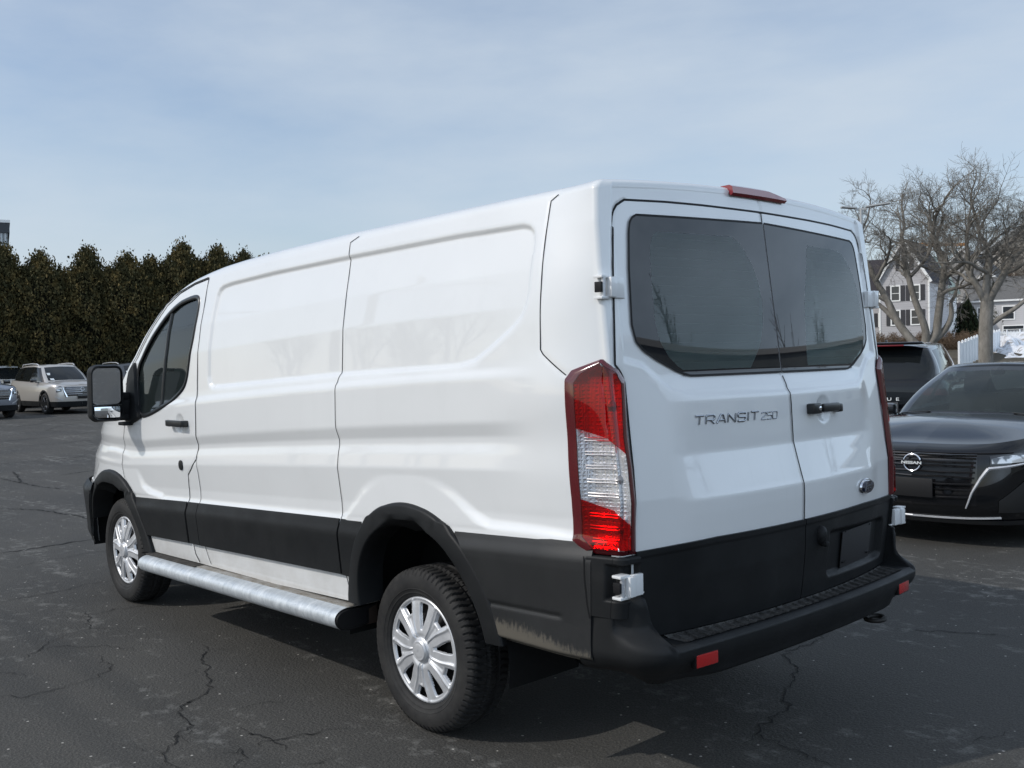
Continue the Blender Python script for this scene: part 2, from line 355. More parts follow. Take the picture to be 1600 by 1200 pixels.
def disp(t,z,mir,groove=True):
    D=np.zeros_like(t)
    m=(t>-.95)
    ins=inpoly(t,z,PANEL);d=dpoly(t,z,PANEL,True);sd=np.where(ins,d,-d)
    wd=np.where((z>1.97)|(t>1.76),.011,.020);D-=.0155*ss(sd,-.003,wd)*m
    D-=.0030*np.exp(-np.clip(sd+.003,-1,1)**2/.006**2)*m*.6
    for pl,w in(() if not groove else ((SEAMB,.006),(SEAMC,.006),(DOORR,.007),(SEAMD,.006),(DOORF,.006),(APIL,.006))):
        D-=.0032*np.exp(-(dpoly(t,z,pl)/w)**2)
    z0=unwarp(t,z)
    for pl in(BULGE,FBULGE):
        ins=inpoly(t,z,pl);d=dpoly(t,z,pl,False);sd=np.where(ins,d,-d)
        D+=np.maximum(1.0205-np.interp(z0,_yg,_yv),0)*ss(sd,-.022,.030)*(t>-1.0)*ss(t,-.98,-.80)
    d=np.hypot((t-2.175)/1.05,z-1.252);D-=.014*np.clip(1-(d/.055)**2,0,1)**.8
    # seam round the rear doors
    ds=np.abs(t-seamt(z))+np.where(z>2.15,.1,0);D-=.004*groove*np.exp(-(ds/.008)**2)
    r=t<-1.1
    ins=inpoly(t,z,LEDGE);d=dpoly(t,z,LEDGE[2:8]);sd=np.where(ins,d,-d)
    D-=.009*ss(sd,-.004,.016)*(t<-1.15)
    # frame round the glass
    if mir:
        d=np.hypot(t+1.756,z-1.352);D-=.016*np.clip(1-(d/.058)**2,0,1)**.8
        ins=inpoly(t,z,PLATE);dd=dpoly(t,z,PLATE,True);D-=.040*ss(np.where(ins,dd,-dd),-.03,.0)
    D-=.003*groove*np.exp(-((t+2.0)/.008)**2)*r
    D-=.06*ss(np.interp(t,[-1,-.9,.2,.3],[.945,.93,.85,.2])-z,0,.05)*(t>-.99)*(t<.25)
    return D
def facedisp(t,z,mir,off=0.):
    P,Nn=SN(t,z);P=P+Nn*(disp(t,z,mir)+off)[...,None]
    if mir:P=P*np.array([1,-1,1])
    return P
def sheet(name,t,z,off,m,parent,mir=False,rim=0.,mask=None,usedisp=False,smooth=True):
    t,z=np.broadcast_arrays(t,z);t=t.astype(float);z=z.astype(float);off=off+0*t
    P,Nn=SN(t,z)
    o2=off+(disp(t,z,mir) if usedisp else 0)
    A=P+Nn*o2[...,None]
    mf=1
    if mir:A=A*np.array([1,-1,1])
    # orientation test
    i,j=A.shape[0]//2,A.shape[1]//2
    n=np.cross(A[min(i+1,A.shape[0]-1),j]-A[i-1,j],A[i,min(j+1,A.shape[1]-1)]-A[i,j-1]);nn=Nn[i,j]*(np.array([1,-1,1]) if mir else 1)
    flip=(n@nn)<0
    F=gridF(*A.shape[:2],flip=flip,mask=mask);V=A.reshape(-1,3)
    if rim:
        B=P+Nn*(o2-rim)[...,None]
        if mir:B=B*np.array([1,-1,1])
        a,b=A.shape[:2];base=len(V)
        idx=np.concatenate([np.arange(b),np.arange(1,a)*b+b-1,(a-1)*b+np.arange(b-2,-1,-1),np.arange(a-2,0,-1)*b]);n=len(idx)
        if mask is not None:
            usedv=np.zeros(base,bool);usedv[F.ravel()]=True
        V2=np.concatenate([V[idx],B.reshape(-1,3)[idx]]);k=np.arange(n);k2=(k+1)%n
        R=np.stack([base+k,base+k2,base+n+k2,base+n+k],1)
        if mask is not None:R=R[usedv[idx][k]&usedv[idx][k2]]
        if not flip:R=R[:,::-1]
        V=np.concatenate([V,V2]);F=np.concatenate([F,R])
    V,F=compact(V,F)
    return mesh(name,V,F,m,parent,smooth)
def ribbon(name,pl,w,off,m,parent,mir=False,step=.012,closed=False,usedisp=True,prof=None):
    q=resample(pl,step,closed);t,z=q[:,0],q[:,1];P,Nn=SN(t,z)
    if usedisp:P=P+Nn*disp(t,z,mir,False)[:,None]
    if closed:T_=np.roll(P,-1,0)-np.roll(P,1,0)
    else:T_=np.gradient(P,axis=0)
    T_/=np.linalg.norm(T_,axis=1,keepdims=True)+1e-9
    S_=np.cross(Nn,T_)
    prof=prof or [(-.5,0),(.5,0)]
    rows=[P+S_*(a*w)+Nn*(off+b) [:,None] if False else P+S_*(a*w)+Nn*(off+b) for a,b in prof]
    A=np.stack(rows,1)
    if mir:A=A*np.array([1,-1,1])
    F=gridF(A.shape[0]+(1 if closed else 0),A.shape[1],flip=mir)
    if closed:F=F%(A.shape[0]*A.shape[1])
    return mesh(name,A.reshape(-1,3),F,m,parent,True)
# --- body skin
ts=np.concatenate([np.arange(4.25,-.80,-.010),np.linspace(-.80,-1.0,22),np.linspace(-1.0,-1.1,9)[1:],np.linspace(-1.1,-2.0,130)[1:]])
nz=250;vv=np.linspace(0,1,nz)
Tg=ts[:,None]+0*vv;zb=zbot(ts);zt=Ttop(ts);Zg=zb[:,None]+(zt-zb)[:,None]*vv
PM=[.012,.030,.060];DZ=[.013,.024,.031]
def roofrows(ts,mir):
    zt=Ttop(ts);base=S(ts,zt);rows=[]
    rear=ts<-1.0
    ye=np.where(rear,.925,base[:,1])
    for k in range(14):
        if k<3:ins=np.full_like(ts,PM[k]);dz=DZ[k]
        else:
            f=(k-2)/11.;ins=.06+(ye-.06)*f;dz=.031+.004*min(1,f*3)
        P=S(ts,zt,ins)
        yn=P[:,1]
        yb=base[:,1]
        P[:,2]=zt+dz+np.where(rear|True,crown(yn)-crown(yb),0)
        fr=ss(ts,2.0,2.7)
        P[:,0]+=.20*fr*(1-np.clip(yn/np.maximum(yb,.05),0,1)**2)
        P[:,2]-=dz*.5*fr
        rows.append(P)
    A=np.stack(rows,1)
    if mir:A=A*np.array([1,-1,1])
    return A
body_V=[];body_F=[];nb=0;parts={'driver_door':[],'rear_door':[]}
Tc=(Tg[:-1,:-1]+Tg[1:,1:])/2;Zc=(Zg[:-1,:-1]+Zg[1:,1:])/2
MIDA=[((a[0]+b[0])/2,(a[1]+b[1])/2) for a,b in zip([ARCHO[int(i)] for i in np.linspace(0,len(ARCHO)-1,40)],[ARCHI[int(i)] for i in np.linspace(0,len(ARCHI)-1,40)])]
MIDF=[((a[0]+b[0])/2,(a[1]+b[1])/2) for a,b in zip([FARCHO[int(i)] for i in np.linspace(0,len(FARCHO)-1,40)],[FARCHI[int(i)] for i in np.linspace(0,len(FARCHI)-1,40)])]
cutA=inpoly(Tc,Zc,[(MIDA[0][0],.2)]+MIDA+[(MIDA[-1][0],.2)])|inpoly(Tc,Zc,[(MIDF[0][0],.2)]+MIDF+[(MIDF[-1][0],.2)])
cutW=inpoly(Tc,Zc,WIN);cutL=inpoly(Tc,Zc,LIGHTI)
tl=np.interp(Zc,RW_L[0],RW_L[1]);cutR=(Zc>1.53)&(Zc<2.075)&(Tc<tl-.016)&(Tc>-1.985)
isdoor=inpoly(Tc,Zc,DOORP)&~cutW
isrd=(Tc<seamt(Zc))&(Zc<doortop(Tc))&(Tc<-1.11)
cut=cutA|cutW|cutL|cutR|((Tc<-.955)&(Tc>-1.128)&(Zc<.905))
for mir in(False,True):
    P=facedisp(Tg,Zg,mir);A=np.concatenate([P,roofrows(ts,mir)],1)
    a,b=A.shape[:2]
    pad=np.zeros((a-1,b-1),bool)
    def M_(m):
        r=pad.copy();r[:,:m.shape[1]]=m;return r
    doorm=M_(isdoor&~cut);rdm=M_(isrd&~cut)
    bodym=~M_(cut)&~doorm&~rdm
    xc=A[:-1,:-1,0];bi=np.arange(b-1)[None,:]
    glassm=(bi>=nz+2)&(xc>2.33)&(xc<3.22);bodym&=~glassm
    F=gridF(a,b,flip=not mir)
    def sub(m):
        f=gridF(a,b,flip=not mir,mask=m);return compact(A.reshape(-1,3),f)
    V,F=sub(bodym);body_V.append(V);body_F.append(F+nb);nb+=len(V)
    V,F=sub(doorm);o=mesh('front_door',V,F,PAINT,VAN)
    if not mir:DDOOR=o
    else:PDOOR=o
    V,F=sub(rdm);o=mesh('rear_door',V,F,PAINT,VAN)
    if not mir:LRD=o;tag(o,'left rear door with raised lettering')
    else:RRD=o;tag(o,'right rear door with handle and plate recess')
    V,F=sub(glassm)
    if not mir:gv,gf=V,F
    else:mesh('windshield',np.concatenate([gv,V]),np.concatenate([gf,F+len(gv)]),mat('windshield_glass',(.01,.012,.013),.03,0,1.),VAN)
# nose closing: hidden front end
BODY=mesh('body',np.concatenate(body_V),np.concatenate(body_F),PAINT,VAN)
nose=MB()
zz=np.linspace(.36,.90,10);pl=S(np.full(10,4.24),zz)
Pn=np.stack([pl*np.array([1,s_,1])+np.array([.10*(1-s_*s_),0,0]) for s_ in np.linspace(1,-1,11)],0);nose.grid(Pn);nose.build('front_grille',TRIM,VAN,True)
# --- seams
for mir in(False,True):
    for nm,pl,w in(('panel_seam',SEAMB,.0042),('panel_seam',SEAMC,.0042),('panel_seam',SEAMD,.0036)):
        ribbon(nm,pl,w,-.0004,GAP,VAN,mir)
    dp=DDOOR if not mir else PDOOR
    ribbon('door_gap',DOORR,.0065,-.0002,GAP,dp,mir)
    ribbon('door_gap',DOORF[4:],.0045,-.0002,GAP,dp,mir)
    ribbon('door_gap',APIL[:-1],.006,-.0002,GAP,dp,mir)
    rd=LRD if not mir else RRD
    sz=np.linspace(.915,2.144,60);pl=[(float(seamt(z_)),float(z_)) for z_ in sz]+[(float(t_),float(doortop(t_))) for t_ in np.linspace(-1.215,-2.0,60)]
    ribbon('door_gap',pl,.0085,.0003,SEAL,rd,mir,step=.01)
ribbon('door_gap',[(-1.9985,.93),(-1.9985,1.5)],.007,.003,SEAL,LRD,False)
ribbon('door_gap',[(-1.9985,2.11),(-1.9985,2.16)],.007,.003,SEAL,LRD,False)
# dark drip line over the front door / windscreen pillar
for mir in(False,True):
    ribbon('roof_drip_rail',[(1.975,2.087),(2.16,2.068),(2.37,2.028),(2.545,1.965),(2.70,1.855),(2.86,1.71),(2.975,1.60)],.006,.002,SEAL,VAN,mir,usedisp=False)
# --- cladding
def clt(t):return np.interp(t,[-.98,-.91,-.35,.295,.495,2.07,2.115,2.88,3.3],[.950,.947,.912,.8765,.871,.797,.7955,.756,.735])
def clb(t):return np.interp(t,[-.98,-.54,.44,1.95,2.115,2.735,3],[.508,.508,.616,.560,.556,.530,.52])
def cl2(t):return clt(t)-.068+.0*t
def cladsheet(t0,t1,mir,parent,m,label=None,bot=None,n=60,mask_arch=None,name='side_cladding'):
    t=np.linspace(t0,t1,n)[:,None];v=np.array([0,.01,.03,.1,.2,.3,.4,.5,.6,.7,.76,.80,.83,.86,.90,.95,.985,1.])[None,:]
    zb_=(clb(t) if bot is None else bot(t));z=zb_+(clt(t)-zb_)*v
    h=clt(t)-z
    off=.006+.016*ss(h,.0,.068)
    off=off*1.0-.006*(np.abs(v-0)<1e-6)
    T2=np.broadcast_to(t,z.shape)
    mask=None
    if mask_arch is not None:
        tc=(T2[:-1,:-1]+T2[1:,1:])/2;zc=(z[:-1,:-1]+z[1:,1:])/2;mask=~inpoly(tc,zc,mask_arch)
    return sheet(name,T2,z,off,m,parent,mir,rim=.02,mask=mask)
AP=[(MIDA[0][0],.2)]+MIDA+[(MIDA[-1][0],.2)];FP=[(MIDF[0][0],.2)]+MIDF+[(MIDF[-1][0],.2)]
for mir in(False,True):
    cladsheet(.315,.488,mir,VAN,PLASTIC,mask_arch=AP,n=60,bot=lambda t:clb(t)*0+.612)
    cladsheet(.502,1.972,mir,VAN,PLASTIC,n=70)
    cladsheet(1.978,2.105,mir,VAN,PLASTIC,n=12)
    cladsheet(2.128,2.95,mir,DDOOR if not mir else PDOOR,PLASTIC,mask_arch=FP,n=90,name='door_cladding')
    # rear quarter, runs down to the bumper, with rolled lower edge
    t=np.linspace(-.342,-.955,130)[:,None];v=np.linspace(0,1,70)[None,:];zb_=np.interp(t,[-1,-.5],[.515,.512])
    z=zb_+(clt(t)-zb_)*v;h=clt(t)-z;off=.006+.018*ss(h,0,.068)
    off=off-.05*(1-ss(z-zb_,0,.035))*1.0
    sl=dpoly(t+0*z,z,[(-.54,.662),(-.875,.676)]);off=off-.006*np.exp(-(sl/.008)**2)
    T2=np.broadcast_to(t,z.shape);tc=(T2[:-1,:-1]+T2[1:,1:])/2;zc=(z[:-1,:-1]+z[1:,1:])/2
    sheet('rear_quarter_cladding',T2,z,off,MUDDY,VAN,mir,rim=.02,mask=~inpoly(tc,zc,AP))
    # arch flares
    for O_,I_,m_ in((ARCHO,ARCHI,PLASTIC),(FARCHO,FARCHI,PLASTIC)):
        n=110;cc=np.array([-.06,.50]) if O_ is ARCHO else np.array([3.25,.43])
        def polr(Q):
            q=resample(Q,.004)-cc;a_=np.unwrap(np.arctan2(q[:,1],q[:,0]));return a_,np.hypot(q[:,0],q[:,1])
        ao,ro=polr(O_);ai,ri=polr(I_);fr_=np.linspace(0,1,n)
        fo=np.interp(fr_,fr_,fr_)
        Ao=ao[0]+(ao[-1]-ao[0])*fo;Ai=ai[0]+(ai[-1]-ai[0])*fo
        so=1 if ao[-1]>ao[0] else -1
        Ro=np.interp(Ao*so,ao*so,ro);Ri=np.interp(Ai*so,ai*so,ri)
        kk=np.exp(-.5*(np.arange(-18,19)/7.)**2);kk/=kk.sum()
        def smo(v):
            e=np.concatenate([2*v[0]-v[18:0:-1],v,2*v[-1]-v[-2:-20:-1]]);return np.convolve(e,kk,'valid')
        Ro=smo(Ro);Ri=smo(Ri)
        o_=cc+np.stack([Ro*np.cos(Ao),Ro*np.sin(Ao)],1);i_=cc+np.stack([Ri*np.cos(Ai),Ri*np.sin(Ai)],1)
        prof=[(0,-.004),(0,.014),(.015,.019),(.05,.0225),(.10,.026),(.16,.0275),(.5,.031),(.9,.034),(.97,.033),(1,.029),(1.01,.02),(1.03,-.01),(1.06,-.05),(1.08,-.10)]
        a=np.array([p[0] for p in prof])[None,:];off=np.array([p[1] for p in prof])[None,:]
        t=o_[:,:1]*(1-a)+i_[:,:1]*a;z=o_[:,1:]*(1-a)+i_[:,1:]*a
        tg=np.interp(unwarp(t,z),[.40,.62,.79,1.02],[.985,.998,1.014,1.0165]);off=off+np.maximum(tg-np.interp(unwarp(t,z),_yg,_yv),0)
        sheet('wheel_arch_flare',t,z,off+0*t,m_,VAN,mir)
        ribbon('flare_gap',list(map(tuple,o_)),.005,.009,SEAL,VAN,mir,usedisp=False) if False else None
    # front corner bumper
    t=np.linspace(3.60,4.25,60)[:,None];v=np.linspace(0,1,24)[None,:];zb_=np.interp(t,[3.6,4.25],[.36,.33]);zt_=np.interp(t,[3.6,3.8,4.25],[.80,.76,.78]);z=zb_+(zt_-zb_)*v
    off=.03+.02*ss(v,0,.2)-.03*ss(v,.9,1.)+0*t;T2=np.broadcast_to(t,z.shape);tc=(T2[:-1,:-1]+T2[1:,1:])/2;zc=(z[:-1,:-1]+z[1:,1:])/2
    sheet('front_bumper',T2,z,off+0*z,PLASTIC,VAN,mir,mask=~inpoly(tc,zc,FP))
    # lower black part of the rear doors
    rd=LRD if not mir else RRD
    t=np.linspace(0,1,90)[:,None];v=np.concatenate([[0],np.linspace(.02,.97,60),[.985,1]])[None,:]
    tz=.610+v*.317;T2=(seamt(tz)-.006)*(1-t)+(-1.9975)*t
    top=np.interp(T2,[-2,-1.49,-1.13],[.930,.9315,.920]);z=.612+(top-.612)*v
    off=.008+.003*(z>top-.022)
    if mir:
        ins=inpoly(T2,z,PLATE);d=dpoly(T2,z,PLATE,True);sd=np.where(ins,d,-d);off=off-.024*ss(sd,-.004,.020)
    else:off=off+0*z
    off=off-.012*ss(.70-z,0,.05)*.0
    sheet('lower_door_panel',T2,z,off,PLASTIC,rd,mir,rim=.012)
# windows: front door
for mir in(False,True):
    dp=DDOOR if not mir else PDOOR
    t=np.arange(1.98,2.93,.02)[:,None];z=np.arange(1.22,2.03,.02)[None,:];T2,Z2=np.broadcast_arrays(t,z)
    tc=(T2[:-1,:-1]+T2[1:,1:])/2;zc=(Z2[:-1,:-1]+Z2[1:,1:])/2
    msk=inpoly(tc,zc,WIN)|(dpoly(tc,zc,WIN,True)<.02)
    fr=ribbon('window_frame',WIN,.026,.002,TRIM,dp,mir,closed=True,usedisp=False,prof=[(-.5,-.018),(-.5,.002),(-.1,.005),(.3,.004),(.5,-.001)])
    gl=sheet('window_glass',T2,Z2,-.010,CABGLASS,dp,mir,mask=msk)
    ribbon('window_divider',[(2.447,1.905),(2.447,1.736),(2.452,1.544),(2.466,1.322)],.022,-.004,TRIM,dp,mir,usedisp=False,prof=[(-.5,-.005),(-.4,.003),(.4,.003),(.5,-.005)])
    # mirror foot on the door
    SAIL=[(2.70,1.272),(2.785,1.325),(2.83,1.42),(2.865,1.54),(2.905,1.612),(2.935,1.60),(2.99,1.55),(2.985,1.40),(2.955,1.235),(2.90,1.215),(2.80,1.245)]
    SP=resample(chaikin(SAIL,1,True),.02,True);P,Nn=SN(SP[:,0],SP[:,1]);c=P.mean(0);b=MB()
    rings=[P-Nn*.01,P+Nn*.012,(P+Nn*.022)*.93+(c+Nn.mean(0)*.03)*.07];R=np.stack(rings,0);R=np.concatenate([R,R[:,:1]],1)
    if mir:R=R*np.array([1,-1,1])
    b.grid(R,flip=mir);nn=R.shape[1]-1
    b.add(R[2,:-1],[tuple(range(nn))]);SAILO=b.build('mirror_foot',PLASTIC,dp,True)
# rear glass
def pinp(z,ks):return np.interp(z,[k[0] for k in ks],[k[1] for k in ks])
INL=[(1.535,-1.42),(1.55,-1.395),(1.58,-1.36),(1.64,-1.322),(1.71,-1.308),(1.94,-1.316),(1.99,-1.322),(2.02,-1.338),(2.035,-1.362)]
INR_L=[(1.535,-1.80),(1.60,-1.86),(1.636,-1.886),(1.70,-1.912),(1.79,-1.928),(1.86,-1.918),(1.936,-1.892),(1.99,-1.85),(2.02,-1.815),(2.035,-1.775)]
INL_R=[(1.535,-1.41),(1.55,-1.375),(1.584,-1.29),(1.64,-1.248),(1.70,-1.238),(1.848,-1.245),(1.93,-1.275),(1.985,-1.322),(2.02,-1.37),(2.035,-1.42)]
INR_R=[(1.535,-1.80),(1.55,-1.803),(1.79,-1.766),(2.01,-1.695),(2.035,-1.68)]
for mir,rd in((False,LRD),(True,RRD)):
    il=INL if not mir else INL_R;ir=INR_L if not mir else INR_R
    def crownz(t,z):return z+.022*ss(z,1.95,2.092)*np.clip((-1.25-t)/.75,0,1)
    zr=np.concatenate([np.linspace(1.514,1.535,5),np.linspace(1.535,2.035,70)[1:],np.linspace(2.035,2.092,10)[1:]])
    tL=np.interp(zr,RW_L[0],RW_L[1]);iL=pinp(zr,il);iR=pinp(zr,ir)
    def blk(a,b,n,zsel):
        u=np.linspace(0,1,n)[None,:];t=a[zsel][:,None]*(1-u)+b[zsel][:,None]*u;z=zr[zsel][:,None]+0*t;return t,crownz(t,z)
    allz=np.ones(len(zr),bool);mid=(zr>=1.5349)&(zr<=2.0351)
    tR=np.full(len(zr),-1.9955)
    OFF=.0055-.009
    V=[];F=[];nn=0
    lo=zr<=1.5351;hi=zr>=2.0349
    for a,b,n,sel in((tL,iL,8,mid),(iR,tR,14,mid),(tL,iL,8,lo),(iL,iR,30,lo),(iR,tR,14,lo),(tL,iL,8,hi),(iL,iR,30,hi),(iR,tR,14,hi)):
        t,z=blk(a,b,n,sel);P,Nn=SN(t,z);A=P+Nn*OFF
        if mir:A=A*np.array([1,-1,1])
        V.append(A.reshape(-1,3));F.append(gridF(*A.shape[:2],flip=mir)+nn);nn+=A.shape[0]*A.shape[1]
    W=mesh('rear_window',np.concatenate(V),np.concatenate(F),BANDGLASS,rd)
    t,z=blk(iL,iR,30,mid);P,Nn=SN(t,z);A=P+Nn*OFF
    if mir:A=A*np.array([1,-1,1])
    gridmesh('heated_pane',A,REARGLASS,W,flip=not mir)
    b=MB()
    for k in range(14):
        z_=1.565+k*.0345
        ta=pinp(z_,il)-.004;tb=pinp(z_,ir)+.004;t=np.linspace(ta,tb,24);P,Nn=SN(t,crownz(t,np.full(24,z_)));Q=P+Nn*(OFF-.002)
        if mir:Q=Q*np.array([1,-1,1])
        b.tube(Q,.0009,4)
    b.build('heating_wire',mat('heater_wire',(.03,.03,.03),.6),W)
    # rubber line round the glass
    o_=[(float(np.interp(q,RW_L[0],RW_L[1])),float(crownz(np.interp(q,RW_L[0],RW_L[1]),q))) for q in np.linspace(1.514,2.092,60)]
    loop=[(-1.9955,1.514)]+o_+[(t_,float(crownz(t_,2.092))) for t_ in np.linspace(-1.262,-1.9955,20)[1:]]
    ribbon('window_seal',loop,.008,OFF+.001,SEAL,W,mir,usedisp=False,closed=False)
    # inner door frame seen through the pane
# --- tail lights
def tailoff(t,z,mir,name,ub,uz,m,parent,off,n=30,k=30):pass
ZL=[.914,.930,.948,1.24,1.512,1.530,1.544,1.580];
def LO(z):return np.interp(z,[.914,.948,1.24,1.512,1.544,1.580],[-.932,-.907,-.906,-.910,-.927,-.993])
def RO(z):return np.interp(z,[.914,1.316,1.508,1.544,1.580],[-1.140,-1.128,-1.140,-1.116,-1.000])
def LI(z):return np.interp(z,[.932,.965,1.24,1.500,1.530,1.566],[-.955,-.931,-.930,-.934,-.948,-.992])
def RI(z):return np.interp(z,[.932,1.316,1.498,1.530,1.566],[-1.115,-1.103,-1.116,-1.096,-.999])
def dg(u,a):return np.interp(u,[0,.25,1],a)
for mir in(False,True):
    TL=empty('tail_light',(0,0,0),0,VAN)
    # frame: rows along z with side bands, plus caps
    V=[];F=[];nn=0
    def addg(t,z,off,flip=False):
        global_=None
        P,Nn=SN(t,z);A=P+Nn*(off+0*t)[...,None]
        if mir:A=A*np.array([1,-1,1])
        return A
    b=MB()
    zz=np.concatenate([np.linspace(.914,.96,6),np.linspace(.97,1.49,30),np.linspace(1.50,1.580,12)])
    zin=np.interp(zz,[.914,1.580],[.932,1.566])
    for A_,B_,si in((LO,LI,0),(RI,RO,1)):
        u=np.linspace(0,1,6)[None,:]
        za=zz if si==0 else zin;zb2=zin if si==0 else zz
        t=A_(za)[:,None]*(1-u)+B_(zb2)[:,None]*u;z=za[:,None]*(1-u)+zb2[:,None]*u
        e=(u if si==0 else 1-u)
        off=.004+.012*np.sin(np.clip(e,0,1)*np.pi/2)+0*t
        b.grid(addg(t,z,off),flip=mir)
        tt_=(LO if si==0 else RO)(zz);e0=addg(np.stack([tt_,tt_],1),np.stack([zz,zz],1),np.array([[.004,-.02]])+np.zeros((len(zz),2)));b.grid(e0,flip=mir==(si==0))
    for zo,zi in((.914,.932),(1.580,1.566)):
        u=np.linspace(0,1,24)[:,None];w=np.linspace(0,1,4)[None,:]
        z=zo+(zi-zo)*w+0*u;t=(LO(zo)+(RO(zo)-LO(zo))*u)*(1-w)+(LI(zi)+(RI(zi)-LI(zi))*u)*w
        b.grid(addg(t,z,.004+.012*w+0*u),flip=(mir!=(zo>1)))
    t=(LO(.914)+(RO(.914)-LO(.914))*np.linspace(0,1,24))[:,None]+np.zeros((24,2));z=np.full((24,2),.914);b.grid(addg(t,z,np.array([[.004,-.03]])+np.zeros((24,2))),flip=not mir)
    b.build('lens_frame',DREDLENS,TL,True)
    UP=(1.345,1.322,1.252);LW=(1.100,1.078,1.012)
    zones=[('red_lens',lambda u:dg(u,UP),lambda u:0*u+1.566,REDLENS),('clear_lens',lambda u:dg(u,LW),lambda u:dg(u,UP),CLEARLENS),('red_lens',lambda u:0*u+.932,lambda u:dg(u,LW),REDLENS)]
    for nm,fa,fb,mm in zones:
        u=np.linspace(0,1,30)[:,None];v=np.linspace(0,1,30)[None,:];z=fa(u)*(1-v)+fb(u)*v;t=LI(z)*(1-u)+RI(z)*u
        sheet(nm,t,z,.016,mm,TL,mir)
    # reflector bowl behind the lens
    u=np.linspace(0,1,44)[:,None];v=np.linspace(0,1,90)[None,:];z=.932+(1.566-.932)*v+0*u;t=LI(z)*(1-u)+RI(z)*u
    e=np.minimum(np.minimum(u,1-u)*8,np.minimum(v,1-v)*16);off=.012-.032*np.clip(e,0,1)
    off=off+.012*((u>.47)&(u<.53))
    sheet('lamp_reflector',t,z,off,REFLECT,TL,mir)
    b=MB()
    for z0_,z1_,nn_ in((1.11,1.30,5),(.955,1.04,3)):
        for z_ in np.linspace(z0_,z1_,nn_):
            for dz in(0,.010):
                uu=np.linspace(.06,.46,10);t=LI(z_)*(1-uu)+RI(z_)*uu;P,Nn=SN(t,np.full(10,z_+dz));Q=P-Nn*.006
                if mir:Q=Q*np.array([1,-1,1])
                b.tube(Q,.0022,6)
    b.build('lamp_fin',CHROME,TL,True)
    for z_,r_ in((1.42,.020),(1.17,.016),(1.0,.016)):
        b=MB();P,Nn=SN(np.array([-1.03]),np.array([z_]));Q=P[0]-Nn[0]*.02
        if mir:Q=Q*np.array([1,-1,1])
        prof=[(.001,r_),(r_*.6,r_*.75),(r_,0),(r_*.6,-r_*.75),(.001,-r_)];b.lathe(prof,'z',Q,12);b.build('lamp_bulb',mat('bulb_grey',(.25,.25,.26),.2,.3,.5),TL,True)
# --- rear handle etc on right door
def onS(t,z,off=0.,mir=False):
    P,Nn=SN(np.array([float(t)]),np.array([float(z)]));p=P[0]+Nn[0]*off;n=Nn[0]
    if mir:p=p*np.array([1,-1,1]);n=n*np.array([1,-1,1])
    return p,n
def frame(n,up=(0,0,1)):
    n=Vector(n).normalized();u=Vector(up);u=(u-n*u.dot(n)).normalized();r=u.cross(n).normalized()
    return Matrix((r,u,n)).transposed()   # columns right, up, normal
def rbox(b,t,z,size,off,mir,bev=.004,du=(0,0)):
    p,n=onS(t,z,off,mir);M=frame(n);c=Vector(p)+M@Vector((du[0],du[1],0));b.box(c,size,M.to_3x3(),bev)
    return b
b=MB();rbox(b,-1.76,1.358,(.135,.036,.020),.034,True,.009);rbox(b,-1.86,1.358,(.060,.044,.040),.018,True,.009);rbox(b,-1.665,1.352,(.035,.036,.034),.016,True,.008)
HND=b.build('door_handle',TRIM,RRD,True)
b=MB();p,n=onS(-1.85,1.358,.038,True);M=frame(n)
b.lathe([(.0001,.004),(.007,.004),(.009,.003),(.0095,0)],'z',(0,0,0),20);b.V=[np.array([tuple(M@Vector(v)+Vector(p)) for v in b.V[0]])];b.build('key_lock',CHROME,HND,True)
# front door handle
for mir,dp in((False,DDOOR),(True,PDOOR)):
    b=MB();rbox(b,2.165,1.252,(.215,.038,.020),.036,mir,.009);rbox(b,2.075,1.252,(.040,.038,.040),.016,mir,.008);rbox(b,2.265,1.248,(.035,.036,.036),.016,mir,.008);b.build('door_handle',TRIM,dp,True)
    b=MB();p,n=onS(2.18,1.006,.001,mir);M=frame(n);b.lathe([(.0001,.006),(.018,.006),(.026,.004),(.028,0)],'z',(0,0,0),24);b.V=[np.array([tuple(M@Vector((v[0],v[1]*1.1,v[2]))+Vector(p)) for v in b.V[0]])];b.build('lock_cap',TRIM,dp,True)
# lettering
def textpts(s,bold=.0,shear=0.,extr=.0):
    cu=bpy.data.curves.new('t','FONT');cu.body=s;cu.extrude=.05;cu.offset=bold;cu.shear=shear;cu.resolution_u=4
    o=bpy.data.objects.new('t',cu);COL.objects.link(o);dg_=bpy.context.evaluated_depsgraph_get();me=bpy.data.meshes.new_from_object(o.evaluated_get(dg_))
    V=np.array([v.co[:] for v in me.vertices]);F=[list(p.vertices) for p in me.polygons]
    bpy.data.objects.remove(o);bpy.data.curves.remove(cu);bpy.data.meshes.remove(me)
    V[:,0]-=V[:,0].min();V[:,0]/=V[:,0].max();V[:,1]-=V[:,1].min();V[:,1]/=V[:,1].max();V[:,2]=(V[:,2]-V[:,2].min())/max(1e-6,(V[:,2].max()-V[:,2].min()))
    return V,F
def surftext(name,s,t0,t1,z0,z1,h,m,parent,mir=False,bold=.01,shear=.0,zs=0.):
    V,F=textpts(s,bold,shear);t=t0+(t1-t0)*V[:,0];z=z0+(z1-z0)*V[:,1]+zs*V[:,0]
    P,Nn=SN(t,z);Q=P+Nn*(.001+h*V[:,2])[:,None]
    if mir:Q=Q*np.array([1,-1,1])
    return mesh(name,Q,F,m,parent,False)
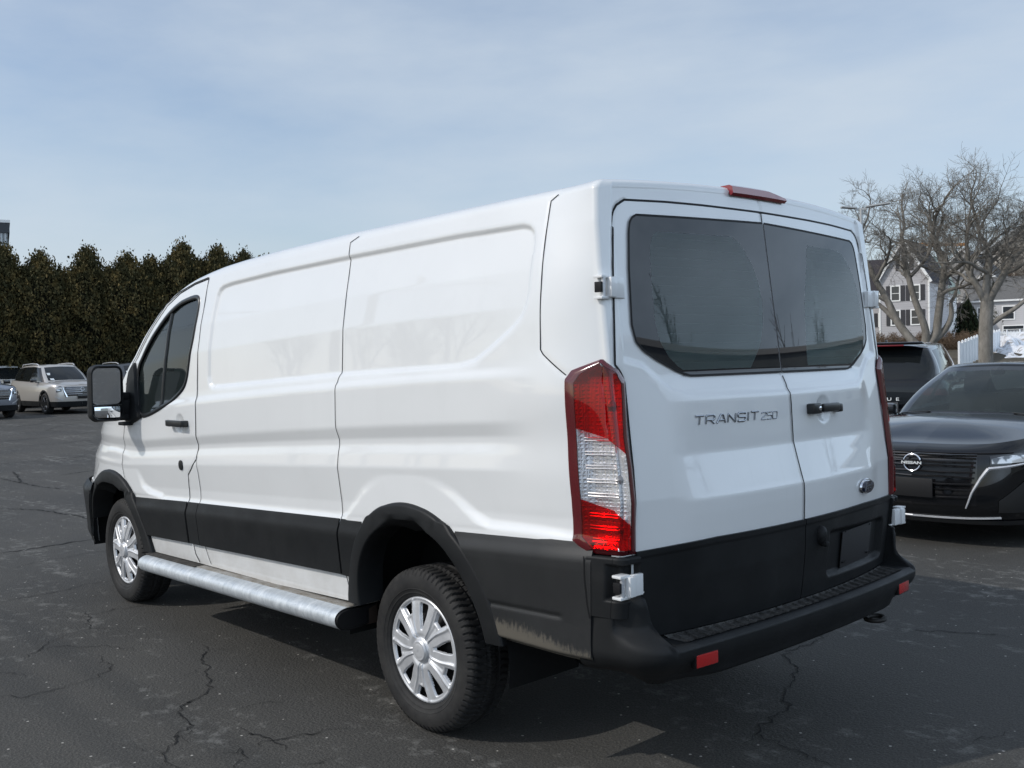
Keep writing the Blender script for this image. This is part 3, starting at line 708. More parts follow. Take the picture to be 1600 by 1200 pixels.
# slim polyline letters for the wide chrome script
def stroke_text(name,strokes,t0,t1,z0,z1,w,h,m,parent,shear=.15):
    b=MB()
    for st in strokes:
        q=resample(st,.12);t=t0+(t1-t0)*(q[:,0]);z=z0+(z1-z0)*q[:,1]
        t=t-(z-z0)*shear
        P,Nn=SN(t,z);Tn=np.gradient(P,axis=0);Tn/=np.linalg.norm(Tn,axis=1,keepdims=True)+1e-9;Sd=np.cross(Nn,Tn)
        rows=[P+Sd*a*w+Nn*c for a,c in((-.5,.0),(-.42,h),(.0,h*1.3),(.42,h),(.5,0.))]
        b.grid(np.stack(rows,1))
    return b.build(name,m,parent,True)
def letters(s,adv=1.0):
    G={'T':([[(0,1),(1,1)],[(.5,1),(.5,0)]],1.0),'R':([[(0,0),(0,1),(.85,1),(1,.85),(1,.6),(.85,.45),(0,.45)],[(.55,.45),(1,0)]],1.05),
    'A':([[(0,0),(.45,1),(.7,1),(1.05,0)],[(.2,.32),(.85,.32)]],1.1),'N':([[(0,0),(0,1),(.95,0),(.95,1)]],1.0),
    'S':([[(1,.85),(.9,1),(.1,1),(0,.85),(0,.65),(.1,.52),(.9,.48),(1,.35),(1,.15),(.9,0),(.1,0),(0,.12)]],1.0),'I':([[(0.1,0),(.1,1)]],.22),
    '2':([[(0,.85),(.1,1),(.9,1),(1,.85),(1,.65),(0,.15),(0,0),(1,0)]],1.0),'5':([[(1,1),(0,1),(0,.55),(.9,.55),(1,.45),(1,.12),(.9,0),(0,0)]],1.0),
    '0':([[(.1,0),(0,.12),(0,.88),(.1,1),(.9,1),(1,.88),(1,.12),(.9,0),(.1,0)]],1.0)}
    out=[];x=0
    for ch in s:
        st,w=G[ch];out+=[[(x+a,b) for a,b in q] for q in st];x+=w+.28
    x-=.28
    return [[(a/x,b) for a,b in q] for q in out]
BADGECH=mat('badge_chrome',(.30,.31,.33),.22,1.)
stroke_text('lettering',letters('TRANSIT'),-1.428,-1.776,1.336,1.367,.0072,.004,BADGECH,LRD)
stroke_text('lettering',letters('250'),-1.797,-1.897,1.334,1.361,.0042,.003,BADGECH,LRD)
# oval emblem on the right rear door
p,n=onS(-1.485,1.003,.004,True);M=frame(n)
def placeM(b,M,p):
    b.V=[np.array([tuple(M@Vector(v)+Vector(p)) for v in A]) for A in b.V];return b
def ellip(b,rx,ry,z0,z1,n=40,k=1.0):
    ring=[(math.cos(2*math.pi*i/n)*rx,math.sin(2*math.pi*i/n)*ry) for i in range(n)]
    V=[(x,y,0) for x,y in ring]+[(x*k,y*k,z1) for x,y in ring];F=[(i,(i+1)%n,(i+1)%n+n,i+n) for i in range(n)]+[tuple(range(n,2*n))];b.add(V,F)
EM=placeM((lambda b:(ellip(b,.066,.034,0,.008,k=.93),b)[1])(MB()),M,p).build('emblem',CHROME,RRD,True)
b=MB();ellip(b,.057,.0275,.008,.0095,k=.96);b.V[0][:,2]+=.0075;placeM(b,M,p).build('emblem_field',mat('emblem_blue_black',(.006,.010,.028),.15,0,1.),EM,True)
V,F=textpts('Ford',.01,.35);V=V*np.array([.078,.034,.002])+np.array([-.042,-.016,.0170]);V=np.array([tuple(M@Vector(v)+Vector(p)) for v in V]);mesh('emblem_script',V,F,BADGECH,EM,False)
# number plate recess, screws and latch
b=MB();rbox(b,-1.535,.753,(.31,.155,.004),-.010,True,.0015);PLT=b.build('plate_mount',mat('plate_plastic',(.022,.022,.024),.6),RRD,True)
for t_,z_,s_ in((-1.66,.830,(.008,.006,.006)),(-1.41,.824,(.008,.006,.006)),(-1.66,.700,(.030,.007,.010)),(-1.41,.700,(.030,.007,.010))):rbox(MB(),t_,z_,s_,-.004,True,.001).build('plate_screw',SEAL,PLT,True)
p,n=onS(-1.893,.852,.008,True);M=frame(n);b=MB()
V=[];F=[];nn_=20
for k,(s_,h_) in enumerate(((1,0),(.95,.012),(.75,.022),(.4,.027),(.02,.028))):
    for i in range(nn_):
        th=2*math.pi*i/nn_;V.append((math.cos(th)*.024*s_,math.sin(th)*.040*s_,h_))
for k in range(4):
    for i in range(nn_):F.append((k*nn_+i,k*nn_+(i+1)%nn_,(k+1)*nn_+(i+1)%nn_,(k+1)*nn_+i))
b.add(V,F);b.box((.004,-.034,.020),(.026,.020,.030),None,.005);placeM(b,M,p).build('door_latch',PLASTIC,RRD,True)
# --- third brake light on rear roof lip
def roofpt(y,dx,dz):
    x=XR(abs(y),2.17)+.022
    return (x+dx,y,T(-1.)+crown(abs(y))-crown(.925)+dz)
b=MB();ys_=np.linspace(.205,-.175,24);rows=[]
for y in ys_:
    f=1.-.55*max(0,(-y-.05)/.125)
    rows.append([roofpt(y,.03,.034*f+.002),roofpt(y,-.012,.037*f),roofpt(y,-.026,.030*f),roofpt(y,-.030,.004),roofpt(y,-.018,-.006)])
A=np.array(rows);b.grid(A,flip=False)
for i in(0,-1):b.add(A[i],[tuple(range(5))])
b.build('brake_lamp',BRAKERED,VAN,True)
# --- hinges
def hinge(t,z,mir,parent):
    H=empty('door_hinge',(0,0,0),0,parent)
    b=MB();p,n=onS(-1.062,z,.0,mir);c=np.array(p);sg=-1 if mir else 1
    if z<1:c=c+np.array([-.024,.026*sg,0])
    def bx(dx,dy,dz,s,bev):b.box((c[0]+dx,c[1]+sg*dy,c[2]+dz),s,None,bev)
    bx(-.016,-.056,0,(.020,.056,.074),.005)      # leaf over the gap
    bx(-.020,-.020,0,(.034,.034,.070),.007)      # knuckle block
    bx(-.002,.004,.036,(.040,.050,.010),.003);bx(-.002,.004,-.036,(.040,.050,.010),.003)
    bx(-.008,-.086,-.034,(.012,.030,.006),.002)
    b.build('hinge_leaf',PAINT,H,True)
    b=MB();b.lathe([(.0001,-.036),(.008,-.036),(.008,.036),(.0001,.036)],'z',(c[0]-.014,c[1]+sg*.012,c[2]),14);b.build('hinge_pin',SILVER,H,True)
    b=MB();b.box((c[0]-.004,c[1]+sg*.026,c[2]),(.030,.010,.036),None,.002);b.build('hinge_stop',SEAL,H,True)
for mir in(False,True):
    hinge(-1.06,1.828,mir,LRD if not mir else RRD);hinge(-1.06,.815,mir,LRD if not mir else RRD)
# --- rear bumper
BMP=empty('rear_bumper',(0,0,0),0,VAN)
PLAN=[(-.985,.997),(-1.06,.989),(-1.13,.980),(-1.19,.970),(-1.235,.955),(-1.285,.915),(-1.312,.86),(-1.320,.80),(-1.335,.62),(-1.350,.38),(-1.356,.15),(-1.356,0)]
PL=resample(chaikin(PLAN,2),.008);cum=np.concatenate([[0],np.cumsum(np.hypot(*np.diff(PL,axis=0).T))])
def bpt():
    return PL
def btop(x,y):
    horn=ss(y,.850,.893)
    return .602+.163*horn
for mir in(False,True):
    x,y=PL[:,0],PL[:,1];top=btop(x,y);side=ss(x,-1.09,-1.02)
    bot=np.where(x>-1.1,.50,.50)-.035*ss(-x,1.1,1.25)
    v=np.linspace(0,1,26);rows=[]
    for k in v:
        z=bot+(top-bot)*k
        hin=.092*ss(z,.592,.665)*ss(-x,1.10,1.25)
        lean=(.030+.045*ss(-x,1.0,1.15)*ss(y,.6,.8))*(1-ss(z,.465,.58))**1.3
        edge=.010*ss(k,.9,1.)**2+.012*(1-ss(k,0,.08))
        gx=np.gradient(x);gy=np.gradient(y);ln=np.hypot(gx,gy)+1e-9;ox=gy/ln;oy=-gx/ln
        rows.append(np.stack([x-ox*(lean+edge)+hin,y-oy*(lean+edge),z],1))
    skin=np.stack(rows,1)
    # top deck, from outer edge inward
    ins=[];Din=[0,.006,.02,.045,.08,.12,.17,.24]
    last=skin[:,-1]
    for d in Din:
        q=last.copy();q[:,0]=q[:,0]+d*np.clip((-x-.98)/.2,0,1);q[:,1]=q[:,1]-np.minimum(d,.09)*np.clip(1-(-x-1.2)/.1,0,1)
        q[:,1]=np.maximum(q[:,1],0);yy=q[:,1]
        hz=btop(q[:,0],np.where(q[:,0]>-1.32,yy,yy))
        q[:,2]=hz+.004*(d>.003)-.004*(d>.044)*(yy<.78)
        ins.append(q)
    A=np.concatenate([skin,np.stack(ins[1:],1)],1)
    # ribs in the step
    yy=A[:,:,1];rib=((np.sin(yy*2*np.pi/.055)>.55)&(yy<.775))
    A[:,-5:-1,2]-=.006*rib[:,-5:-1]
    low=A[:,:1].copy();low[:,:,0]+=.10;low[:,:,1]=np.maximum(low[:,:,1]-.04,0)
    A=np.concatenate([low,A],1)
    if mir:A=A*np.array([1,-1,1])
    if not mir:keepA=A;
    else:
        a,bb=A.shape[:2]
        F1=gridF(a,bb,flip=False);F2=gridF(a,bb,flip=True)
        mesh('bumper_skin',np.concatenate([keepA.reshape(-1,3),A.reshape(-1,3)]),np.concatenate([F1,F2+a*bb]),PLASTIC,BMP,True)
for mir in(False,True):
    sg=-1 if mir else 1
    # panel between tail light and step, with pocket for the hinge
    t=np.linspace(-.945,-1.150,60)[:,None];z=np.concatenate([np.linspace(.70,.90,50),[.905,.909]])[None,:]
    T2,Z2=np.broadcast_arrays(t,z);d=np.maximum(np.abs(T2+1.066)-.080,np.abs(Z2-.822)-.062)
    off=.022-.030*ss(-d,-.004,.012)-.012*(Z2>.907)
    sheet('corner_panel',T2,Z2,off,PLASTIC,BMP,mir,rim=.03)
    ribbon('corner_gap',[(-.941,.905),(-.942,.83),(-.947,.74),(-.953,.69)],.005,.0255,SEAL,BMP,mir,usedisp=False)
    # reflector
    b=MB();b.box((-1.319,sg*.715,.543),(.022,.108,.044),Matrix.Rotation(-sg*.09,3,'Z'),.004);b.build('reflector',REFRED,BMP,True)
    b=MB();b.box((-1.316,sg*.715,.543),(.022,.116,.052),Matrix.Rotation(-sg*.09,3,'Z'),.004);b.build('reflector_bezel',SEAL,BMP,True)
# dusty ribbed tread on the step
yy=np.arange(-.775,.7751,.0035);ff=np.linspace(0,1,12)
xo=np.interp(np.abs(yy),PL[::-1,1],PL[::-1,0])+.030;xi=XR(np.abs(yy),.60)-.012
X2=xo[:,None]*(1-ff)+xi[:,None]*ff;Y2=yy[:,None]+0*ff
ph=((Y2+ (X2+1.2)*.35)/.052)%1;Z2=.6055-.006*ss(np.abs(ph-.5),.42,.30)*(ff>.04)*(ff<.98)+.0*X2
A=np.stack([X2,Y2,Z2+.004],-1)
def f_tread(nt,b):
    n=noise(nt,9,6,.75);n2=noise(nt,120,3,.7);m=N(nt,'ShaderNodeMath',operation='MULTIPLY');L(nt,n,m.inputs[0]);L(nt,n2,m.inputs[1])
    L(nt,ramp(nt,m.outputs[0],[(.18,(.018,.018,.018)),(.34,(.085,.083,.078))]),b.inputs['Base Color']);bump(nt,b,n2,.3,.001)
gridmesh('step_tread',A,mat('dusty_tread',(.04,.04,.038),.75,0,0,.3,.03,f_tread),BMP,flip=False)
# tow eye
th=np.linspace(0,2*np.pi,24);b=MB();b.tube([(-1.20+.038*math.cos(a),-.70+.050*math.sin(a),.385) for a in th],.011,8);b.tube([(-1.16,-.70,.39),(-1.0,-.70,.42)],.012,8);b.build('tow_eye',mat('dark_iron',(.03,.028,.026),.6,.5),VAN,True)
# --- wheels
def tyre_mesh():
    nth=504;W=.118
    prof=[(.222,.066),(.2275,.086),(.234,.099),(.245,.1055),(.2465,.1075),(.2485,.1070),(.262,.1115),(.2635,.1132),(.2655,.1125),(.275,.1150),(.292,.1155),(.305,.1135),(.318,.110),(.330,.1045),(.3395,.098),(.3455,.090),(.3485,.082),(.3495,.0745),(.3498,.0735),(.3515,.060),(.3518,.050),(.352,.0375),(.352,.0360),(.352,.0280),(.352,.0265),(.3525,.013),(.3525,.0)]
    r=[p[0] for p in prof]+[p[0] for p in prof[-2::-1]];y=[p[1] for p in prof]+[-p[1] for p in prof[-2::-1]]
    r=np.array(r);y=np.array(y);th=np.linspace(0,2*np.pi,nth,endpoint=False)
    R=np.repeat(r[:,None],nth,1);Y=np.repeat(y[:,None],nth,1);TH=th[None,:]+0*R
    ay=np.abs(Y)
    g=((ay>.0265)&(ay<.0370))|((ay>.0735)&(ay<.0750)&False)
    g2=(ay>.0600)&(ay<.0750)
    R=R-.009*(((ay>.0260)&(ay<.0372)))
    ph=(TH*72/(2*np.pi)+Y*9)%1
    lat=(ph<.30)&(ay>.046)&(ay<.108)&(R>.325)
    R=R-.009*lat
    ph2=(TH*144/(2*np.pi)+Y*14)%1
    R=R-.005*((ph2<.30)&(ay<.027))
    # fine scuff ribs on the sidewall
    rib=((TH*180/(2*np.pi))%1<.5)&(R>.305)&(R<.328);Y=Y+np.sign(Y)*.0012*rib
    return np.stack([R*np.cos(TH),Y,R*np.sin(TH)],-1),nth
def hubcap_mesh(Rh=.228):
    nr,nt_=54,500;rr=np.linspace(.02,1.0,nr);th=np.linspace(0,2*np.pi,nt_,endpoint=False)
    R,TH=np.meshgrid(rr,th,indexing='ij')
    a5=(np.degrees(TH)+36)%72-36     # small window centred at 0
    b5=(np.degrees(TH))%72-36        # big opening centred at +-36
    ww=2.6+4.9*ss(R,.34,.72)-1.0*ss(R,.82,.90)
    dbig=np.maximum(np.abs(b5)-ww,np.maximum((.42-R)*60,(R-.87)*90))
    dsm=np.maximum(np.abs(a5)-(5.5+3*ss(R,.68,.9)),np.maximum((.72-R)*90,(R-.90)*90))
    hole=(dbig<-.1)|(dsm<-.1)
    Z=.020*(1-R**1.7)+.010
    Z+=.012*np.clip(1-(R/.20)**6,0,1)*(R<.21)
    Z-=.008*ss(R,.20,.24)*(1-ss(R,.24,.34))
    d=np.minimum(dbig,dsm);Z-=.013*(1-ss(d,-.3,2.0))*(R>.26)
    # crease along each broad spoke
    Z+=.006*np.exp(-(np.abs(a5)-(9.5+5*ss(R,.45,.9)))**2/5.)*(R>.25)*(R<.95)
    Z-=.004*np.exp(-(a5/3.5)**2)*(R>.3)*(R<.66)
    Z+=.006*ss(R,.93,.96)-.007*ss(R,.975,1.)
    P=np.stack([R*Rh*np.cos(TH),Z,R*Rh*np.sin(TH)],-1)
    hc=hole[:-1,:]
    return P,hc,nt_
TP,nth=tyre_mesh();HP,hm,nht=hubcap_mesh()
def ringmesh(name,P,m,parent,mask=None,flip=False,smooth=True):
    a,b=P.shape[:2];F=gridF(a,b,flip,mask=mask,wrap=True);V,F=compact(P.reshape(-1,3),F);return mesh(name,V,F,m,parent,smooth)
proto=None
def copy_tree(o,parent=None):
    c=o.copy();COL.objects.link(c)
    if parent is not None:c.parent=parent
    for ch in o.children:copy_tree(ch,c)
    return c
RIMD=mat('steel_rim_dark',(.03,.03,.032),.5,.4)
def make_wheel(parent):
    W=empty('wheel',(0,0,0),0,parent)
    to_=ringmesh('tyre',TP,RUBBER,W,flip=True);to_.data.set_sharp_from_angle(angle=math.radians(32))
    H=ringmesh('hubcap',HP+np.array([0,.078,0]),SILVER,W,mask=~hm,flip=True)
    b=MB();b.lathe([(.0001,.118),(.040,.118),(.046,.112),(.047,.10)],'y',(0,0,0),30);b.build('centre_cap',SILVER,W,True)
    b=MB();b.lathe([(.0001,.04),(.12,.045),(.16,.025),(.20,.02),(.210,.04),(.214,.066)],'y',(0,0,0),40);b.build('rim',RIMD,W,True)
    b=MB();b.lathe([(.0001,-.02),(.15,-.02),(.15,-.10),(.0001,-.10)],'y',(0,0,0),30);b.build('brake_drum',DARK,W,True)
    return W
W0=make_wheel(VAN);W0.location=(0,.842,.350);W0.rotation_euler=(0,math.radians(14),0)
for (x,y,ry) in((3.30,.842,50),(0,-.842,20),(3.30,-.842,70)):
    w=copy_tree(W0,VAN);w.location=(x,y,.350);w.rotation_euler=(0,math.radians(ry),0) if y>0 else (0,math.radians(ry),math.pi)
# --- wheel housings, underbody, cab interior
for sg in(1,-1):
    for cx,r in((0.0,.545),(3.30,.50)):
        b=MB();a=np.linspace(-.15,np.pi+.15,26);P=np.stack([np.stack([cx-.03*(cx==0)+r*np.cos(a)*1.02,np.full(26,sg*y_),.40+r*np.sin(a)*.96],1) for y_ in(.965,.58)],0);b.grid(P)
        pts=[tuple(P[1,k]) for k in range(26)];b.add(pts,[tuple(range(26))]);b.build('wheel_housing',DARK,VAN)
b=MB();b.box((1.65,0,.50),(2.0,1.72,.10),None,.01);b.box((1.35,0,.56),(4.4,1.1,.08),None,.01);b.box((-.78,0,.60),(.5,1.7,.08));b.box((4.0,0,.45),(.3,1.3,.2));
b.tube([(0,-.80,.35),(0,.80,.35)],.045,10);b.tube([(3.3,-.8,.35),(3.3,.8,.35)],.04,10);b.tube([(.1,0,.36),(2.4,0,.45)],.05,10);b.lathe([(.0001,-.1),(.15,-.1),(.17,0),(.15,.1),(.0001,.1)],'x',(0,0,.35),16)
b.tube([(-.95,-.45,.42),(.9,-.45,.42)],.035,8);b.box((-.50,.0,.42),(.50,.75,.16),None,.03);b.build('underbody',DARK,VAN)
FAB=mat('seat_fabric',(.035,.035,.038),.9)
b=MB();b.box((1.55,0,.61),(4.9,1.10,.04));b.build('load_floor',mat('floor_grey',(.20,.20,.21),.7),VAN)
for sg in(1,-1):
    b=MB();b.box((2.25,sg*.45,.95),(.50,.50,.16),None,.05);b.box((2.02,sg*.45,1.30),(.14,.48,.62),Matrix.Rotation(-.18,3,'Y'),.05);b.box((1.93,sg*.45,1.68),(.09,.27,.18),None,.04);b.build('seat',FAB,VAN,True)
b=MB();b.box((3.15,0,1.10),(.55,1.75,.30),None,.06);b.build('dashboard',TRIM,VAN,True)
b=MB();th=np.linspace(0,2*np.pi,30);M=Matrix.Rotation(-.45,3,'Y');b.tube([tuple(M@Vector((0,.19*math.cos(a),.19*math.sin(a)))+Vector((2.78,.45,1.27))) for a in th],.014,8);b.tube([(2.78,.45,1.27),(3.0,.45,1.15)],.03,8);b.build('steering_wheel',TRIM,VAN,True)
b=MB();b.box((1.86,0,1.35),(.02,1.78,1.45));b.build('bulkhead',mat('bulkhead_grey',(.42,.44,.45),.6),VAN)
b=MB()
for y_ in(.0,):
    pass
# --- running board
RB=empty('running_board',(0,0,0),0,VAN)
def rbz(x):return np.interp(x,[.45,2.72],[.024,-.034])
xs_=np.linspace(.43,2.72,60)
sec=[(.86,.452),(.96,.454),(1.040,.452),(1.070,.446),(1.092,.432),(1.103,.412),(1.101,.388),(1.086,.366),(1.06,.352),(1.02,.346),(.96,.350),(.92,.36),(.92,.43)]
sec=chaikin(sec[:3],0)+chaikin(sec[2:11],2)[1:]+sec[11:]
rows=[]
for i,x in enumerate(xs_):
    e=min(1,(2.72-x)/.06);sh=math.sqrt(max(0,1-(1-e)**2)) if e<1 else 1
    rows.append([(x+(.0 if i else (s[0]-1.06)*.45*0),.93+(s[0]-.93)*(.75+.25*sh),.40+(s[1]-.40)*(.35+.65*sh)+float(rbz(x))) for s in sec])
A=np.array(rows);A[0,:,0]+=(1.062-A[0,:,1])*-.0
b=MB();b.grid(A);
b.add(A[-1],[tuple(range(len(sec)))]);b.build('board_tube',GALV,RB,True)
# flat dusty top strip
b=MB();b.box((1.50,.948,.4515),(2.16,.172,.005),Matrix.Rotation(.02555,3,'Y'),.001);b.build('board_top',DUSTY,RB,True)
for y0,y1 in((.900,.962),(.978,1.046)):
    MB().box((2.34,(y0+y1)/2,.4315),(.70,y1-y0,.008),Matrix.Rotation(.02555,3,'Y'),.002).build('grip_strip',PAD,RB,True)
b=MB();pts=[tuple(v) for v in A[0]];c=np.mean(A[0],0);V=[(v[0]-.002,c[1]+(v[1]-c[1])*.93,c[2]+(v[2]-c[2])*.90) for v in pts]+[(v[0]-.010,c[1]+(v[1]-c[1])*.86,c[2]+(v[2]-c[2])*.82) for v in pts]
n_=len(pts);b.add(V,[tuple(range(n_,2*n_))]+[(i,(i+1)%n_,(i+1)%n_+n_,i+n_) for i in range(n_)]);b.add([(v[0]-.0015,v[1],v[2]) for v in pts],[tuple(range(n_))]);b.build('end_cap',SEAL,RB,False)
RUST=mat('rusty_bracket',(.06,.04,.03),.8,.3)
MB().box((.46,.905,.425),(.05,.08,.10),None,.006).build('board_bracket',RUST,RB,True)
for x in(.8,1.6,2.4):MB().box((x,.80,.42),(.05,.30,.03),None,.004).build('board_bracket',RUST,RB,True)
# --- door mirror
def rrect(y0,y1,z0,z1,r,n=6):
    out=[]
    for cy,cz,a0 in((y1-r,z1-r,0),(y0+r,z1-r,90),(y0+r,z0+r,180),(y1-r,z0+r,270)):
        for k in range(n+1):
            a=math.radians(a0+90*k/n);out.append((cy+r*math.cos(a),cz+r*math.sin(a)))
    return out
for mir in(False,True):
    sg=-1 if mir else 1
    MR=empty('door_mirror',(0,0,0),0,DDOOR if not mir else PDOOR)
    def q(y,z,x,g=False):
        if g:x=x+(y-1.185)*.21-(z-1.42)*.075
        # narrower toward the top, tilted like the photo
        f=(z-1.42)/.17;yy=1.185+(y-1.185)*(1-.05*max(0,f));return (x+.02*(y-1.185)/.1*0,sg*(yy-.012*f*0),z)
    secs=[(2.900,.012,.012),(2.868,.010,.010),(2.850,.004,.004),(2.853,-.003,-.003),(2.885,-.008,-.010),(2.93,-.002,-.004),(2.975,.020,.018),(3.005,.050,.050),(3.015,.08,.10)]
    rows=[]
    for x,dy,dz in secs:rows.append([q(y,z,x) for y,z in rrect(1.088+dy,1.282-dy,1.256+dz,1.592-dz,.045)])
    b=MB();A=np.array(rows);A=np.concatenate([A,A[:,:1]],1);b.grid(A,flip=not mir);b.add(A[-1,:-1],[tuple(range(A.shape[1]-1))]);b.add(A[0,:-1],[tuple(range(A.shape[1]-1))]);b.build('mirror_housing',PLASTIC,MR,True)
    for nm,z0_,z1_,xx in(('mirror_glass',1.356,1.580,2.8655),('wide_angle_glass',1.270,1.342,2.8650)):
        b=MB();pts=[q(y,z,xx+.006,True) for y,z in rrect(1.104,1.268,z0_,z1_,.028)];b.add(pts,[tuple(range(len(pts)))])
        if 'wide' in nm:
            cy=1.186;g=np.array([[ (xx+.004+(y-1.185)*.15-(z-1.306)*.05-.010*(1-((y-cy)/.082)**2)-.004*(1-((z-1.306)/.036)**2),sg*y,z) for z in np.linspace(1.272,1.340,10)] for y in np.linspace(1.112,1.260,16)]);b=MB();b.grid(g)
        b.build(nm,MIRROR,MR,nm!='mirror_glass')
    b=MB();b.box((2.91,sg*1.185,1.349),(.09,.186,.010),None,.003);b.build('mirror_bezel',TRIM,MR)
    b=MB();b.box((2.925,sg*1.055,1.268),(.085,.15,.040),None,.014);b.box((2.925,sg*1.055,1.330),(.07,.14,.10),None,.02);b.box((2.92,sg*1.03,1.225),(.10,.11,.022),None,.008);b.box((2.925,sg*1.06,1.40),(.05,.10,.05),None,.018);b.build('mirror_arm',PLASTIC,MR,True)
# ---------------------------------------------------------------- passenger cars
def crom(P,n,axis=0):
    """resample control rows by Catmull-Rom, n per span"""
    P=np.moveaxis(np.asarray(P,float),axis,0);m=len(P)
    E=np.concatenate([2*P[:1]-P[1:2],P,2*P[-1:]-P[-2:-1]]);out=[]
    for i in range(m-1):
        a,b,c,d=E[i],E[i+1],E[i+2],E[i+3]
        for k in range(n):
            t=k/n;out.append(.5*((2*b)+(-a+c)*t+(2*a-5*b+4*c-d)*t*t+(-a+3*b-3*c+d)*t**3))
    out.append(P[-1]);return np.moveaxis(np.array(out),0,axis)
def bsp(P,n,axis=0):
    P=np.moveaxis(np.asarray(P,float),axis,0);m=len(P)
    E=np.concatenate([2*P[:1]-P[1:2],P,2*P[-1:]-P[-2:-1]]);out=[]
    for i in range(m-1):
        a,b,c,d=E[i],E[i+1],E[i+2],E[i+3]
        for k in range(n+(i==m-2)):
            t=k/n;out.append((a*(1-t)**3+b*(3*t**3-6*t*t+4)+c*(-3*t**3+3*t*t+3*t+1)+d*t**3)/6)
    return np.moveaxis(np.array(out),0,axis)
CARGLASS=glassmat('car_window',(.42,.48,.47),1.5,haze=((.25,.32,.31),.06))
DARKGLASS=mat('dark_car_window',(.010,.012,.013),.02,0,0.,.5,0)
HLIGHT=mat('headlamp_clear',(.50,.53,.56),.12,.35,1.,.5,.03,lambda nt,b:L(nt,ramp(nt,noise(nt,14,2,.5),[(.42,(.10,.11,.12)),(.5,(.62,.65,.68))]),b.inputs['Base Color']))
GRILLE=mat('gloss_black',(.006,.006,.007),.12,0,1.)
ALLOY=mat('alloy_wheel',(.30,.31,.33),.3,.8)
PLATEW=mat('paper_white',(.7,.72,.72),.7)
TAILR=mat('tail_red',(.16,.006,.01),.12,0,1.)
def paint(name,col,metal=.5,rough=.35):
    def f(nt,b):
        n=noise(nt,3,3);bump(nt,b,noise(nt,300,1),.02,.0005)
    return mat(name,col,rough,metal,1.,.15 if sum(col)<.05 else .5,.02,f)
CAR={}
def car(name,label,cat,P,loc,rz,paintm,detail=1,group=None):
    """P: dictionary of control nets, local x forward, y left"""
    R=empty(name,loc,rz);tag(R,label,cat,group)
    lv=np.array(P['levels'],float)          # [level][m][x,y,z]
    n1=P.get('n1',6);n2=P.get('n2',6)
    G=bsp(lv,n1,0);G=crom(G,n2,1)
    G[:,:,1]=np.maximum(G[:,:,1],0);G[:,0,1]=0;G[:,-1,1]=0
    # arch cuts
    wr=P['wr'];ax=P['axles'];c=(G[:-1,:-1]+G[1:,1:])/2
    cut=np.zeros(c.shape[:2],bool);ar=wr+.055
    sidem=c[...,1]>.6
    for x in ax:cut|=(np.hypot(c[...,0]-x,c[...,2]-wr)<ar)&sidem
    V=[];F=[];nn=0
    top=G[-1]
    def fill(sg):
        rows=[top.copy()]
        for f in np.linspace(0,1,12)[1:]:
            q=top.copy();xc=np.clip(top[:,0],P['deck'][0],P['deck'][1]);q[:,0]=top[:,0]*(1-f)+xc*f;q[:,1]=top[:,1]*(1-f);w_=1-(1-f)**2.2;hc=np.interp(q[:,0],*P['hc']);q[:,2]=top[:,2]*(1-w_)+hc*w_;rows.append(q)
        return np.array(rows)
    D=fill(1)
    for sg in(1,-1):
        s_=np.array([1,sg,1])
        f=gridF(*G.shape[:2],flip=sg>0,mask=~cut);V.append((G*s_).reshape(-1,3));F.append(f+nn);nn+=G.shape[0]*G.shape[1]
        # open the cabin under the glass
        cx=(D[:-1,:-1,0]+D[1:,1:,0])/2;cf=np.arange(D.shape[0]-1)[:,None]+0*cx
        hole=(cx>P['gh_b'][0][0]+.12)&(cx<P['gh_b'][-1][0]-.10)&(cf>0)
        f=gridF(*D.shape[:2],flip=sg>0,mask=~hole);V.append((D*s_).reshape(-1,3));F.append(f+nn);nn+=D.shape[0]*D.shape[1]
    Vc,Fc=compact(np.concatenate(V),np.concatenate(F));mesh('car_body',Vc,Fc,paintm,R)
    def onG(l,m,off=0.,sg=1):
        """l,m in control units"""
        a=np.clip(np.asarray(l)*n1,0,G.shape[0]-1.001);b=np.clip(np.asarray(m)*n2,0,G.shape[1]-1.001);a,b=np.broadcast_arrays(a,b)
        i=a.astype(int);j=b.astype(int);u=(a-i)[...,None];v=(b-j)[...,None]
        Q=G[i,j]*(1-u)*(1-v)+G[i+1,j]*u*(1-v)+G[i,j+1]*(1-u)*v+G[i+1,j+1]*u*v
        nrm=np.cross(G[i,j+1]-G[i,j],G[i+1,j]-G[i,j]);nrm/=np.linalg.norm(nrm,axis=-1,keepdims=True)+1e-9
        cen=np.array([0,0,.5]);flip=np.sign(((Q-cen)*nrm).sum(-1,keepdims=True));nrm*=np.where(flip==0,1,flip)
        return (Q+nrm*off)*np.array([1,sg,1])
    # greenhouse
    gb=crom(np.array(P['gh_b'],float),6,0);gt=crom(np.array(P['gh_t'],float),6,0)
    if 'gh_side' not in P:P['gh_side']=(2,-3)
    nb_=len(P['gh_b']);K=12;rows=[]
    for k in range(K+1):
        f=k/K;q=gb*(1-f)+gt*f;q[:,1]+=.035*math.sin(f*math.pi)*np.clip(gb[:,1]/.6,0,1);q[:,0]+=P.get('bulge',.05)*math.sin(f*math.pi)*np.sign(gb[:,0]-gt[:,0])*np.clip(np.abs(gb[:,0]-gt[:,0])*3,0,1);rows.append(q)
    A=np.array(rows);A[:,0,1]=0;A[:,-1,1]=0
    last=A[-1];tops=[last.copy()]
    for f,dz in((.04,.012),(.12,.024),(.3,.032),(.55,.036),(.8,.038),(1,.038)):
        q=last.copy();xc=np.clip(last[:,0],P['roofx'][0],P['roofx'][1]);q[:,0]=last[:,0]*(1-f)+xc*f;q[:,1]=last[:,1]*(1-f);q[:,2]=last[:,2]+dz;tops.append(q)
    Tt=np.array(tops)
